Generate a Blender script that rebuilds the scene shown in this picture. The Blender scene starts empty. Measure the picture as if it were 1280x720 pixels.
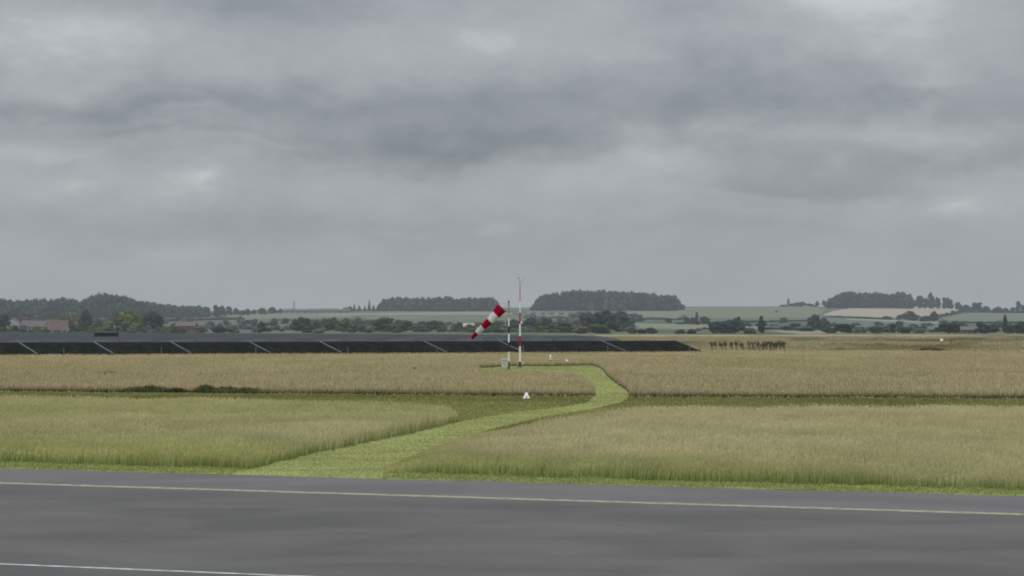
import bpy, math, random
import numpy as np
from mathutils import Vector, Matrix
R = math.radians
rng = np.random.default_rng(7)
random.seed(7)
F = 4000.0      # focal length in units of a 1280 px wide frame
HY = 405.0      # level-sight line of the camera
EYE = 5.0
sc = bpy.context.scene
col = sc.collection

# ------------------------------------------------------------------ terrain
RX = [-400, 0, 300, 440, 640, 860, 980, 1100, 1280, 1700]
RY = [392, 390, 388.5, 386.5, 384.5, 383.2, 382.6, 384.2, 388, 389]
def ridge(px): return np.interp(px, RX, RY)
def height(x, y):
    """ground height: flat airfield, then a long rise to a ridge about 4 km off"""
    y = np.maximum(np.asarray(y, float), 1.0); x = np.asarray(x, float)
    px = 640 + F * x / y
    t = (y - 1500) / 2500.0
    sl = 418.33 + (ridge(px) - 418.33) * np.clip(t, 0, 1)
    h = EYE - (sl - HY) * y / F
    h = np.where(y < 1500, 0.0, h)
    top = EYE - (ridge(px) - HY) * 4000.0 / F
    h = np.where(y > 4000, top - (y - 4000) * 0.012, h)
    return h
def ground(px, py):
    """where a sight line meets the ground"""
    if py > 418.33:
        y = EYE * F / (py - HY)
    else:
        t = (418.33 - py) / (418.33 - float(ridge(px)))
        y = 1500 + 2500 * min(t, 1.0)
    x = (px - 640) / F * y
    return x, y, float(height(x, y))

# ------------------------------------------------------------------ noise
_tab = rng.random((256, 256))
def vnoise(x, y):
    xi = np.floor(x).astype(int); yi = np.floor(y).astype(int)
    fx = x - xi; fy = y - yi
    fx = fx * fx * (3 - 2 * fx); fy = fy * fy * (3 - 2 * fy)
    a = _tab[xi % 256, yi % 256]; b = _tab[(xi + 1) % 256, yi % 256]
    c = _tab[xi % 256, (yi + 1) % 256]; d = _tab[(xi + 1) % 256, (yi + 1) % 256]
    return (a * (1 - fx) + b * fx) * (1 - fy) + (c * (1 - fx) + d * fx) * fy
def fbm(x, y, o=3):
    s = 0; a = 0.5; t = 0
    for i in range(o):
        s = s + a * vnoise(x * 2 ** i + 17 * i, y * 2 ** i + 5 * i); t += a; a *= 0.55
    return s / t
def inpoly(px, py, poly):
    n = len(poly); ins = np.zeros(np.shape(px), bool); j = n - 1
    for i in range(n):
        xi, yi = poly[i]; xj, yj = poly[j]
        if yi != yj:
            c = ((yi > py) != (yj > py)) & (px < (xj - xi) * (py - yi) / (yj - yi) + xi)
            ins ^= c
        j = i
    return ins

# ------------------------------------------------------------------ land use
PATH = [(290, 592), (360, 575), (420, 561), (500, 545), (580, 526), (640, 516), (700, 509), (735, 503),
        (744, 494), (742, 486), (733, 476), (716, 470), (690, 468), (600, 467), (596, 460),
        (640, 457.5), (700, 457.5), (735, 456.5), (747, 458), (754, 463), (761, 472), (774, 482), (783, 488), (786, 493), (785, 498),
        (776, 503), (740, 511), (680, 521), (620, 535), (560, 553), (515, 570), (480, 586), (476, 606), (290, 606)]
def soft_edge(px, py):
    """0 at the near side of the mown path, 1 where the grass is fully grown"""
    yl_ = np.interp(px, [440, 476, 480, 515, 560, 620, 680, 740, 776], [640, 606, 586, 570, 553, 535, 521, 511, 503])
    d = np.maximum(py - yl_, (px - 470) * .11 * (py > 575))
    wdt = np.interp(px, [470, 540, 640, 760], [32, 34, 24, 9])
    return np.where((px > 460) & (px < 790) & (py > yl_ - 2), np.clip(d / wdt, 0, 1), 1.0)
# short dull sward: the cut strip beside the path and the ditch
DULL = [(-500, 480), (740, 485), (785, 488), (1900, 490), (1900, 523), (1100, 520), (800, 520), (740, 528), (690, 538), (640, 548),
        (600, 542), (500, 550), (420, 566), (380, 585), (365, 580), (430, 562), (480, 552), (530, 540), (575, 529), (560, 520), (450, 514), (300, 510), (0, 506), (-500, 503)]
BEIGE = [(1028, 394), (1040, 389), (1065, 385), (1150, 384.5), (1192, 386), (1205, 388.5), (1165, 394), (1130, 397.5), (1085, 396)]
def road_edge(px): return 585.5 + 0.0272 * px
def zones(px, py, jit=0.0):
    """0 tall grass near, 1 verge, 2 mown path, 3 dull cut strip, 4 far tall field, 5 beyond, -1 road"""
    z = np.zeros(px.shape, int)
    line = np.interp(px, [-500, 0, 740, 1280, 1900], [488, 489, 495.5, 498, 500])
    z[py < line] = 4
    z[py < 441] = 5
    d = inpoly(px, py, DULL); z[d & (py >= line)] = 3
    z[py > road_edge(px) - 8] = 1
    z[inpoly(px, py, PATH)] = 2
    z[py > road_edge(px)] = -1
    return z
def c3(*a): return np.array(a, float)
TAN = c3(.245, .205, .118); TANG = c3(.215, .200, .092); GRN = c3(.10, .125, .034); BRT = c3(.205, .225, .075)
PTH = c3(.225, .240, .090); DUL = c3(.190, .188, .068); OLV = c3(.17, .155, .072)
HILLG = c3(.115, .130, .092)
def ground_colour(px, py, x, y):
    z = zones(px, py)
    c = np.zeros(px.shape + (3,))
    n1 = fbm(x * .06, y * .06)[..., None]; n2 = fbm(x * .5 + 9, y * .5)[..., None]
    def put(m, a, b, n): c[m] = (a * (1 - n) + b * n)[m]
    put(z == 0, GRN * 1.3, OLV * 1.2, n1)
    put(z == 1, BRT * .98, BRT * .8, n2 * .6)
    n4 = fbm(x * .12 + 5, y * .05 + 90)[..., None]; put(z == 2, PTH * 1.28, PTH * c3(.92, .9, .9), np.clip(n4 * 2 - .5, 0, 1) * .6 + n2 * .4)
    n3 = fbm(x * .04 + 60, y * .05 + 8)[..., None]; put(z == 3, DUL * 1.1, DUL * c3(.68, .66, .66), np.clip(n3 * 2.2 - .6, 0, 1) * .6 + n2 * .4)
    put(z == 4, OLV, TAN * .9, n1)
    put(z == -1, GRN * .8, GRN * .6, n2)
    # beyond the first fields: flat pasture then hillside fields
    far = z == 5
    nf = fbm(x * .012 + 3, y * .004, 4)[..., None]
    put(far, TAN * 1.15, OLV * 1.15, np.clip(nf * 1.5 - .2, 0, 1))
    s = far & (py < 440) & (px > 800)
    k = np.clip((fbm(px * .02 + 40, py * .35, 3) - .5) * 4, 0, 1)[..., None]
    put(s, TAN * 1.1, c3(.15, .14, .065), k)
    hill = far & (py < 418.5)
    nh = fbm(px * .012, py * .28 + 50, 3)[..., None]
    put(hill, HILLG, HILLG * c3(.62, .7, .7), np.clip(nh * 2 - .5, 0, 1))
    def field(poly, colr):
        m = inpoly(px, py, poly) & far
        q = c3(*colr); q = (q * .68 + q.mean() * .32) * c3(1.0, .96, .95) * .76; c[m] = (q * (.88 + .24 * n1))[m]
    field([(1000, 418.5), (1000, 415.5), (1280, 416), (1500, 416), (1500, 418.5)], (.2, .19, .10))
    field(BEIGE, (.42, .36, .27))
    field([(848, 384), (1010, 382), (1032, 388), (1015, 397), (860, 398)], (.20, .215, .135))
    field([(790, 404), (960, 407), (970, 410), (900, 413), (800, 410)], (.24, .26, .16))
    field([(960, 413.5), (1010, 412), (1060, 416), (1000, 418)], (.27, .28, .2))
    field([(1060, 398), (1120, 400), (1185, 403), (1190, 405), (1110, 402.5), (1060, 400)], (.26, .31, .27))
    field([(1035, 398), (1190, 405), (1180, 412), (1030, 408)], (.14, .19, .15))
    field([(1060, 398), (1120, 400), (1185, 403), (1190, 404.4), (1110, 401.8), (1060, 399.4)], (.27, .32, .28))
    field([(1175, 396), (1215, 391), (1300, 391), (1400, 396), (1400, 402), (1190, 402)], (.17, .215, .15))
    field([(285, 392), (440, 391), (440, 397), (285, 399)], (.20, .235, .15))
    field([(400, 392), (600, 389.5), (640, 391), (640, 393), (400, 394.5)], (.27, .275, .2))
    field([(440, 395), (640, 393), (660, 400), (480, 402)], (.15, .19, .12))
    field([(455, 396), (520, 395.5), (530, 397.5), (460, 398)], (.24, .19, .15))
    field([(660, 388), (725, 388), (725, 397), (660, 398)], (.18, .20, .15))
    field([(780, 388), (855, 388.5), (850, 398), (780, 398)], (.2, .235, .16))
    # dark green streaks and patches in the fields
    for (qx, qy, rx, ry, a) in [(1160, 434, 70, 2.6, .75), (1080, 437, 60, 2.0, .5), (1230, 441, 90, 2.4, .5), (1190, 425, 140, 1.4, .4),
                                (1100, 426, 60, 1.2, .3), (135, 467, 16, 3, .6), (1250, 419.5, 60, 1.2, .5), (900, 431, 30, 2, .3)]:
        w = a * np.exp(-((px - qx) / rx) ** 2 - ((py - qy) / ry) ** 2)[..., None]
        m = (z >= 4)
        c[m] = (c * (1 - w) + c3(.062, .068, .026) * w)[m]
    return c

# ------------------------------------------------------------------ materials
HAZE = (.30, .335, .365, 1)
def new_mat(name):
    m = bpy.data.materials.new(name); m.use_nodes = True
    nt = m.node_tree; nt.nodes.clear(); return m, nt
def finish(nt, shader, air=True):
    """output with a painted haze glow that thickens with distance across the valley"""
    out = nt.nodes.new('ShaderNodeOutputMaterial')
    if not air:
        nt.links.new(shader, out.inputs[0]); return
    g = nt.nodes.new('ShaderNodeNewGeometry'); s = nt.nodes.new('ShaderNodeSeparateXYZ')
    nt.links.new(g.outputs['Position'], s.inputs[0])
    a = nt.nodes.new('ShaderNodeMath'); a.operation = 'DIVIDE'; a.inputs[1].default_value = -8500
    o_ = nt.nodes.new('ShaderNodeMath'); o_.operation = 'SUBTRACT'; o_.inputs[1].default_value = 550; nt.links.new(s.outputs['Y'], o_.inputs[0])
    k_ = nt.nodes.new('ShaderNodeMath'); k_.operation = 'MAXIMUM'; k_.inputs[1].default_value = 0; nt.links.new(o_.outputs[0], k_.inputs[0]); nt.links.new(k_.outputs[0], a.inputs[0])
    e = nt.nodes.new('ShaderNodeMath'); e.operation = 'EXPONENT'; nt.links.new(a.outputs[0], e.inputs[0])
    em = nt.nodes.new('ShaderNodeEmission'); em.inputs[0].default_value = HAZE  # distant haze painted as a glow in the surface itself
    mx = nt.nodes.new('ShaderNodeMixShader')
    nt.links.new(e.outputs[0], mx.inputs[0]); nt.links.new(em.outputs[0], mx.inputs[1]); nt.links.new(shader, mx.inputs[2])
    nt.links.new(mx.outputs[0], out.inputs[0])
def noisy(nt, c1, c2, scale, detail=3, coord='Object', stretch=(1, 1, 1), lo=.35, hi=.65):
    tc = nt.nodes.new('ShaderNodeTexCoord'); mp = nt.nodes.new('ShaderNodeMapping'); mp.inputs['Scale'].default_value = stretch
    n = nt.nodes.new('ShaderNodeTexNoise'); n.inputs['Scale'].default_value = scale; n.inputs['Detail'].default_value = detail
    r = nt.nodes.new('ShaderNodeValToRGB')
    r.color_ramp.elements[0].color = (*c1, 1); r.color_ramp.elements[1].color = (*c2, 1)
    r.color_ramp.elements[0].position = lo; r.color_ramp.elements[1].position = hi
    nt.links.new(tc.outputs[coord], mp.inputs[0]); nt.links.new(mp.outputs[0], n.inputs['Vector']); nt.links.new(n.outputs['Fac'], r.inputs[0])
    return r.outputs[0], n.outputs['Fac']
def simple(name, c1, c2=None, rough=.7, scale=3, metal=0, air=True, spec=.3, **k):
    m, nt = new_mat(name)
    p = nt.nodes.new('ShaderNodeBsdfPrincipled'); p.inputs['Roughness'].default_value = rough
    p.inputs['Metallic'].default_value = metal; p.inputs['Specular IOR Level'].default_value = spec
    if c2 is None: c2 = tuple(v * .8 for v in c1)
    c, _ = noisy(nt, c1, c2, scale, **k); nt.links.new(c, p.inputs['Base Color'])
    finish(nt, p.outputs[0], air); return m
def soft_normal(nt, w):
    g = nt.nodes.new('ShaderNodeNewGeometry'); m = nt.nodes.new('ShaderNodeVectorMath'); m.operation = 'SCALE'; m.inputs['Scale'].default_value = w
    nt.links.new(g.outputs['Normal'], m.inputs[0]); a = nt.nodes.new('ShaderNodeVectorMath'); a.inputs[1].default_value = (0, 0, 1); nt.links.new(m.outputs[0], a.inputs[0])
    n = nt.nodes.new('ShaderNodeVectorMath'); n.operation = 'NORMALIZE'; nt.links.new(a.outputs[0], n.inputs[0]); return n.outputs[0]
def attr_mat(name, scale, amt=.25, trans=0, air=True, stretch=(1, 1, 1)):
    m, nt = new_mat(name)
    a = nt.nodes.new('ShaderNodeAttribute'); a.attribute_name = 'tint'
    c, _ = noisy(nt, (1 - amt,) * 3, (1 + amt,) * 3, scale, stretch=stretch)
    mul = nt.nodes.new('ShaderNodeMix'); mul.data_type = 'RGBA'; mul.blend_type = 'MULTIPLY'; mul.inputs[0].default_value = 1
    nt.links.new(a.outputs['Color'], mul.inputs[6]); nt.links.new(c, mul.inputs[7])
    d = nt.nodes.new('ShaderNodeBsdfDiffuse'); nt.links.new(mul.outputs[2], d.inputs[0]); s = d.outputs[0]
    if trans:
        nt.links.new(soft_normal(nt, .35), d.inputs['Normal'])
        t = nt.nodes.new('ShaderNodeBsdfTranslucent'); nt.links.new(mul.outputs[2], t.inputs[0])
        x = nt.nodes.new('ShaderNodeMixShader'); x.inputs[0].default_value = trans
        nt.links.new(s, x.inputs[1]); nt.links.new(t.outputs[0], x.inputs[2]); s = x.outputs[0]
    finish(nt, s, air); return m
M = {}
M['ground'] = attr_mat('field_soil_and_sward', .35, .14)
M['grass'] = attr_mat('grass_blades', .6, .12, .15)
M['white'] = simple('white_paint', (.78, .78, .76), (.62, .62, .6), .5, 2)
M['red'] = simple('red_paint', (.36, .015, .025), (.28, .012, .02), .5, 2)
M['darkred'] = simple('dark_red_paint', (.05, .018, .018), (.035, .015, .015), .6, 2)
M['black'] = simple('dark_steel', (.03, .03, .03), (.02, .02, .02), .5, 3)
M['steel'] = simple('galvanised_steel', (.30, .31, .31), (.22, .23, .23), .5, 3, spec=.4)
M['brown'] = simple('weathered_wood', (.09, .065, .04), (.05, .038, .025), .9, 3)
def fabric(name, c):
    m, nt = new_mat(name)
    cc, _ = noisy(nt, c, tuple(v * .72 for v in c), 2.2)
    d = nt.nodes.new('ShaderNodeBsdfDiffuse'); t = nt.nodes.new('ShaderNodeBsdfTranslucent'); x = nt.nodes.new('ShaderNodeMixShader'); x.inputs[0].default_value = .3
    nt.links.new(cc, d.inputs[0]); nt.links.new(cc, t.inputs[0]); nt.links.new(d.outputs[0], x.inputs[1]); nt.links.new(t.outputs[0], x.inputs[2])
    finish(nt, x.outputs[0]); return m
M['sock_red'] = fabric('red_windsock_fabric', (.33, .008, .035)); M['sock_white'] = fabric('white_windsock_fabric', (.72, .72, .74))
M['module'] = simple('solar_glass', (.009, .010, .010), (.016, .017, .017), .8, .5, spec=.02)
M['module_far'] = simple('solar_glass_painted_sky_sheen', (.042, .046, .05), (.07, .075, .08), .8, .12, spec=.05, stretch=(1, 3, 1))  # rear tables: grey sky sheen painted into the base colour
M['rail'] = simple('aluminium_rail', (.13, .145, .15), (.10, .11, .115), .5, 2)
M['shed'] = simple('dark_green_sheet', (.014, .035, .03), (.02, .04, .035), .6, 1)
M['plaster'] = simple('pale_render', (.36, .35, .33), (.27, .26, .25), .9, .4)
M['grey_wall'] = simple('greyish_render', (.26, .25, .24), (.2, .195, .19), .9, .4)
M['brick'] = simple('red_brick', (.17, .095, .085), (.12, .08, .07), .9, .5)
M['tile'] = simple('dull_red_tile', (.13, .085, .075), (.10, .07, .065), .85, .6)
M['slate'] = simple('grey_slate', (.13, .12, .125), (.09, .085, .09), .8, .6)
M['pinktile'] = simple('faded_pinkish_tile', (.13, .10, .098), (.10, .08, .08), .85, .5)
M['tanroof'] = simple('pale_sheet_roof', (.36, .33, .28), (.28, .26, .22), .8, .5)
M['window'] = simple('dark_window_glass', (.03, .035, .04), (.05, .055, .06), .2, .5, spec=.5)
M['bark'] = simple('bark', (.06, .05, .04), (.035, .03, .025), .9, 2)
LEAF = {}
def leaf(name, c):
    m, nt = new_mat(name)
    oi = nt.nodes.new('ShaderNodeObjectInfo')
    cc, _ = noisy(nt, tuple(v * .55 for v in c), tuple(v * 1.35 for v in c), 7, 3)
    r = nt.nodes.new('ShaderNodeMapRange'); r.inputs[3].default_value = .8; r.inputs[4].default_value = 1.2
    nt.links.new(oi.outputs['Random'], r.inputs[0])
    mul = nt.nodes.new('ShaderNodeMix'); mul.data_type = 'RGBA'; mul.blend_type = 'MULTIPLY'; mul.inputs[0].default_value = 1
    nt.links.new(cc, mul.inputs[6]); nt.links.new(r.outputs[0], mul.inputs[7])
    d = nt.nodes.new('ShaderNodeBsdfDiffuse'); nt.links.new(mul.outputs[2], d.inputs[0])
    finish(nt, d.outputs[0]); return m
for n, c in dict(dark=(.034, .046, .036), wood=(.042, .058, .050), green=(.055, .078, .034), yellow=(.12, .13, .048), blue=(.045, .056, .056), haze=(.085, .10, .09), brown=(.075, .06, .045), weed=(.11, .125, .06), olive=(.115, .112, .06), twig=(.095, .10, .068)).items():  # haze: leaf colour paled, distance haze painted into it
    LEAF[n] = leaf(n + '_foliage', c)

# ------------------------------------------------------------------ mesh helpers
class MB:
    def __init__(s): s.v = []; s.f = []; s.mi = []; s.mats = []
    def mat(s, m):
        if m not in s.mats: s.mats.append(m)
        return s.mats.index(m)
    def add(s, vs, fs, m):
        o = len(s.v); k = s.mat(m); s.v += [tuple(p) for p in vs]
        s.f += [tuple(i + o for i in f) for f in fs]; s.mi += [k] * len(fs)
    def box(s, cx, cy, cz, sx, sy, sz, m, rz=0):
        c, n = math.cos(rz), math.sin(rz); vs = []
        for dz in (-.5, .5):
            for dx, dy in ((-.5, -.5), (.5, -.5), (.5, .5), (-.5, .5)):
                x, y = dx * sx, dy * sy; vs.append((cx + x * c - y * n, cy + x * n + y * c, cz + dz * sz))
        s.add(vs, [(0, 3, 2, 1), (4, 5, 6, 7), (0, 1, 5, 4), (1, 2, 6, 5), (2, 3, 7, 6), (3, 0, 4, 7)], m)
    def tube(s, pts, radii, m, n=12, cap=True, twosided=False):
        pts = [Vector(p) for p in pts]
        if not isinstance(radii, (list, tuple)): radii = [radii] * len(pts)
        vs = []; up = Vector((0, 0, 1))
        for i, p in enumerate(pts):
            t = (pts[min(i + 1, len(pts) - 1)] - pts[max(i - 1, 0)]).normalized()
            a = t.cross(up)
            if a.length < .01: a = Vector((1, 0, 0))
            a.normalize(); b = a.cross(t)
            for k in range(n):
                an = 2 * math.pi * k / n; vs.append(p + (a * math.cos(an) + b * math.sin(an)) * radii[i])
        fs = [(i * n + k, i * n + (k + 1) % n, (i + 1) * n + (k + 1) % n, (i + 1) * n + k) for i in range(len(pts) - 1) for k in range(n)]
        if cap: fs += [tuple(range(n))[::-1], tuple((len(pts) - 1) * n + k for k in range(n))]
        s.add(vs, fs, m)
    def mesh(s, name, smooth=False):
        me = bpy.data.meshes.new(name); me.from_pydata(s.v, [], s.f)
        for m in s.mats: me.materials.append(m)
        me.polygons.foreach_set('material_index', s.mi)
        if smooth: me.polygons.foreach_set('use_smooth', [True] * len(s.f))
        me.update(); return me
    def build(s, name, parent=None, loc=(0, 0, 0), smooth=False, rz=0):
        return link(name, s.mesh(name, smooth), parent, loc, rz)
def link(name, me, parent=None, loc=(0, 0, 0), rz=0):
    o = bpy.data.objects.new(name, me); col.objects.link(o); o.parent = parent; o.location = loc; o.rotation_euler = (0, 0, rz); return o
def tag(o, label=None, cat=None, group=None, kind=None):
    if label: o['label'] = label
    if cat: o['category'] = cat
    if group: o['group'] = group
    if kind: o['kind'] = kind
    return o
def thing(name, label, cat, loc, rz=0, group=None):
    o = bpy.data.objects.new(name, None); col.objects.link(o); o.location = loc; o.rotation_euler = (0, 0, rz)
    o.empty_display_size = .3
    return tag(o, label, cat, group)
def raw_mesh(name, verts, faces_n, mat, colours=None, k=3):
    """fast mesh: verts (N,3), every k verts one face"""
    me = bpy.data.meshes.new(name); n = len(verts); nf = n // k
    me.vertices.add(n); me.vertices.foreach_set('co', verts.astype(np.float32).ravel())
    me.loops.add(n); me.loops.foreach_set('vertex_index', np.arange(n, dtype=np.int32))
    me.polygons.add(nf); me.polygons.foreach_set('loop_start', np.arange(0, n, k, dtype=np.int32))
    if colours is not None:
        at = me.color_attributes.new('tint', 'FLOAT_COLOR', 'POINT')
        cc = np.ones((n, 4), np.float32); cc[:, :3] = colours; at.data.foreach_set('color', cc.ravel())
    me.materials.append(mat); me.update(calc_edges=True); return me

# ------------------------------------------------------------------ ground sheet
rows = np.concatenate([[6, 14, 24, 34, 44, 52, 58], 20000.0 / np.arange(336, 13.34, -.8), np.linspace(1510, 4000, 150), [4050, 4200, 4600, 5200, 6200, 8000, 11000, 16000]])
colsu = np.concatenate([[-1.6, -1.0, -.6, -.4, -.3, -.25], np.linspace(-.22, .22, 560), [.25, .3, .4, .6, 1.0, 1.6]])
Y, U = np.meshgrid(rows, colsu, indexing='ij'); X = U * np.maximum(Y, 60)
Hh = height(X, Y)
PX = 640 + F * X / Y; PY = HY + F * (EYE - Hh) / Y
PYc = np.where(Y > 4000, ridge(PX) + .2, PY)
C = ground_colour(PX, PYc, X, Y)
nr, nc = Y.shape
V = np.stack([X, Y, Hh], -1).reshape(-1, 3)
ii = (np.arange(nr - 1)[:, None] * nc + np.arange(nc - 1)[None, :]).ravel()
FA = np.stack([ii, ii + 1, ii + nc + 1, ii + nc], 1)
me = bpy.data.meshes.new('ground'); me.vertices.add(len(V)); me.vertices.foreach_set('co', V.astype(np.float32).ravel())
me.loops.add(FA.size); me.loops.foreach_set('vertex_index', FA.astype(np.int32).ravel())
me.polygons.add(len(FA)); me.polygons.foreach_set('loop_start', np.arange(0, FA.size, 4, dtype=np.int32))
at = me.color_attributes.new('tint', 'FLOAT_COLOR', 'POINT'); cc = np.ones((len(V), 4), np.float32); cc[:, :3] = C.reshape(-1, 3); at.data.foreach_set('color', cc.ravel())
me.polygons.foreach_set('use_smooth', np.ones(len(FA), bool))
me.materials.append(M['ground']); me.update(calc_edges=True)
tag(link('ground', me), kind='structure')

# ------------------------------------------------------------------ grass
def in_photo(x, y): return 640 + F * x / y, HY + F * EYE / y
def blades(name, n_try, y0, y1, keep, hfun, cfun, dens_pow, wpx, lean=.35, um=.2, label=None):
    # distance distributed so that density thins gently with range
    t = rng.random(n_try); y = (y0 ** dens_pow + t * (y1 ** dens_pow - y0 ** dens_pow)) ** (1 / dens_pow)
    x = (rng.random(n_try) * 2 - 1) * um * y
    px, py = in_photo(x, y)
    wob = (fbm(x * .8, y * .25, 2) - .5)
    m = keep(px, py + (wob * 1.6 + (fbm(x * 3.1, y * 1.3, 2) - .5) * 2.2) * np.clip((py - 405) / 90, .3, 2), x, y); x, y, px, py = x[m], y[m], px[m], py[m]; n = len(x)
    h = hfun(px, py, x, y) * (.65 + .7 * rng.random(n)); w = wpx * y / F * (.6 + .8 * rng.random(n)) + .004
    an = (rng.random(n) - .5) * 1.6; lx = (rng.random(n) - .35) * lean * h; ly = (rng.random(n) - .5) * lean * h
    P = np.zeros((n, 3, 3)); dx = np.cos(an) * w / 2; dy = np.sin(an) * w / 2
    P[:, 0] = np.stack([x - dx, y - dy, np.zeros(n)], 1); P[:, 1] = np.stack([x + dx, y + dy, np.zeros(n)], 1)
    P[:, 2] = np.stack([x + lx, y + ly, h], 1)
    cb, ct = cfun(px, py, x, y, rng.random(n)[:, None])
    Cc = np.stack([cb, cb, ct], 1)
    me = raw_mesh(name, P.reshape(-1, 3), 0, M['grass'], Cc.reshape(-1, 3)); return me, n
def heads(name, n_try, y0, y1, keep, hfun, cfun, dens_pow, size_px, um=.2):
    """seed heads: small upright diamonds at the top of the stalks"""
    t = rng.random(n_try); y = (y0 ** dens_pow + t * (y1 ** dens_pow - y0 ** dens_pow)) ** (1 / dens_pow)
    x = (rng.random(n_try) * 2 - 1) * um * y
    px, py = in_photo(x, y); m = keep(px, py, x, y); x, y, px, py = x[m], y[m], px[m], py[m]; n = len(x)
    h = hfun(px, py, x, y) * (.8 + .45 * rng.random(n)); w = size_px * y / F * (.5 + .8 * rng.random(n)); l = w * 1.6 + .05
    sw = (rng.random(n) - .2) * .08
    P = np.zeros((n, 4, 3))
    P[:, 0] = np.stack([x, y, h - l], 1); P[:, 1] = np.stack([x + w / 2, y, h - l / 2], 1)
    P[:, 2] = np.stack([x + sw, y, h], 1); P[:, 3] = np.stack([x - w / 2, y, h - l / 2], 1)
    c = cfun(px, py, x, y, rng.random(n)[:, None])[1]
    return raw_mesh(name, P.reshape(-1, 3), 0, M['grass'], np.repeat(c[:, None], 4, 1).reshape(-1, 3), 4)

edge_d = lambda px, py: road_edge(px) - 8 - py      # distance above the verge line
def k_near(px, py, x, y):
    return (zones(px, py) == 0)
def h_near(px, py, x, y):
    return (.28 + .26 * fbm(x * .3, y * .1) + .12 * np.clip(edge_d(px, py) / 40, 0, 1)) * (.12 + .88 * soft_edge(px, py))
def c_near(px, py, x, y, r):
    n = fbm(x * .05 + 3, y * .03, 3)[:, None]; p = fbm(x * .25, y * .12 + 7, 3)[:, None]
    g = np.clip(1 - edge_d(px, py) / 38, 0, 1)[:, None] ** 1.3 * .8       # greener towards the verge
    # and greener beside the mown path
    gp = np.exp(-np.clip((py - np.interp(px, [300, 420, 500, 580, 740, 790, 1280], [592, 562, 547, 527, 503, 505, 500])) / 26, 0, 9))[:, None] * (px[:, None] < 760) * .55
    se = soft_edge(px, py)[:, None]; g = np.clip(g + gp + (1 - se) * .65 + (n - .5) * 1.2 - .04, 0, 1)
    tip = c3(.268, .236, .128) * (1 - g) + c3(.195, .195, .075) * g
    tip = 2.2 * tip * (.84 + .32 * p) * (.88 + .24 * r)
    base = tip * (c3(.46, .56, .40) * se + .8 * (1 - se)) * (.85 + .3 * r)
    return base, tip
def k_far(px, py, x, y): return (zones(px, py) == 4)
def edge_far(px, py): return np.clip((np.interp(px, [-500, 0, 740, 1280, 1900], [488, 489, 495.5, 498, 500]) - py) / 1.6, 0, 1)
def h_far(px, py, x, y): return (.36 + .16 * fbm(x * .15, y * .05)) * (.62 + .38 * edge_far(px, py))
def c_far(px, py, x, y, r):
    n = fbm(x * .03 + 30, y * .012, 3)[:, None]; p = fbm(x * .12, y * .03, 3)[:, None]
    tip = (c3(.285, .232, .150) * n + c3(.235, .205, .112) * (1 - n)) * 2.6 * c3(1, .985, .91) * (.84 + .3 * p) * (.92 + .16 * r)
    ef = edge_far(px, py)[:, None] ** .5; tip = tip * ef + c3(.075, .085, .035) * (1 - ef)  # edge blades darkened: shade of the standing grass face painted in
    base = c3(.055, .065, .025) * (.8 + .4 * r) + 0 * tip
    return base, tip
def k_mown(px, py, x, y):
    z = zones(px, py); return (z == 1) | (z == 2) | (z == 3)
def h_mown(px, py, x, y):
    z = zones(px, py); return np.where(z == 3, .05, np.where(z == 1, .055, .022))
def c_mown(px, py, x, y, r):
    z = zones(px, py)[:, None]; p = fbm(x * .3, y * .12 + 70, 3)[:, None]
    tip = np.where(z == 3, DUL * 1.12 * (1.1 - .4 * np.clip(fbm(x * .04 + 60, y * .05 + 8)[:, None] * 2.2 - .6, 0, 1)), np.where(z == 1, BRT * 1.2, PTH * c3(1.12, 1.1, 1.1) * (1.2 - .42 * np.clip(fbm(x * .12 + 5, y * .05 + 90)[:, None] * 2 - .5, 0, 1)))) * (.84 + .3 * p) * (.93 + .14 * r)
    return tip * .92, tip
def k_plain(px, py, x, y): return (zones(px, py) == 5) & (py > 421)
def h_plain(px, py, x, y): return .22 + .12 * fbm(x * .05, y * .02)
def c_plain(px, py, x, y, r):
    c = ground_colour(px, py, x, y) * (.85 + .3 * r); return c * 1.15, c * 1.85
def add_grass(name, me): tag(link(name, me), kind='stuff')
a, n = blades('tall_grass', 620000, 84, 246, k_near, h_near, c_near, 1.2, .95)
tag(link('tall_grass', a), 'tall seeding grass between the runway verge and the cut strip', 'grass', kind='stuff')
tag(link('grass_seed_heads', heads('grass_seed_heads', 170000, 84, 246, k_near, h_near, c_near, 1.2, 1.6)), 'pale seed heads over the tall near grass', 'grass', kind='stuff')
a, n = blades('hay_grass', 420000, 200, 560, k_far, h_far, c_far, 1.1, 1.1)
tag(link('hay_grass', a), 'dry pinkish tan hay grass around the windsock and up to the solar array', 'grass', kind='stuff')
a, n = blades('mown_grass', 900000, 84, 420, k_mown, h_mown, c_mown, .6, .55)
tag(link('mown_grass', a), 'short mown grass of the verge, the curving path and the cut strip', 'grass', kind='stuff')
a, n = blades('pasture_grass', 120000, 500, 1400, k_plain, h_plain, c_plain, .7, 1.2)
tag(link('pasture_grass', a), 'rough pasture grass around and beyond the solar array', 'grass', kind='stuff')

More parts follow.
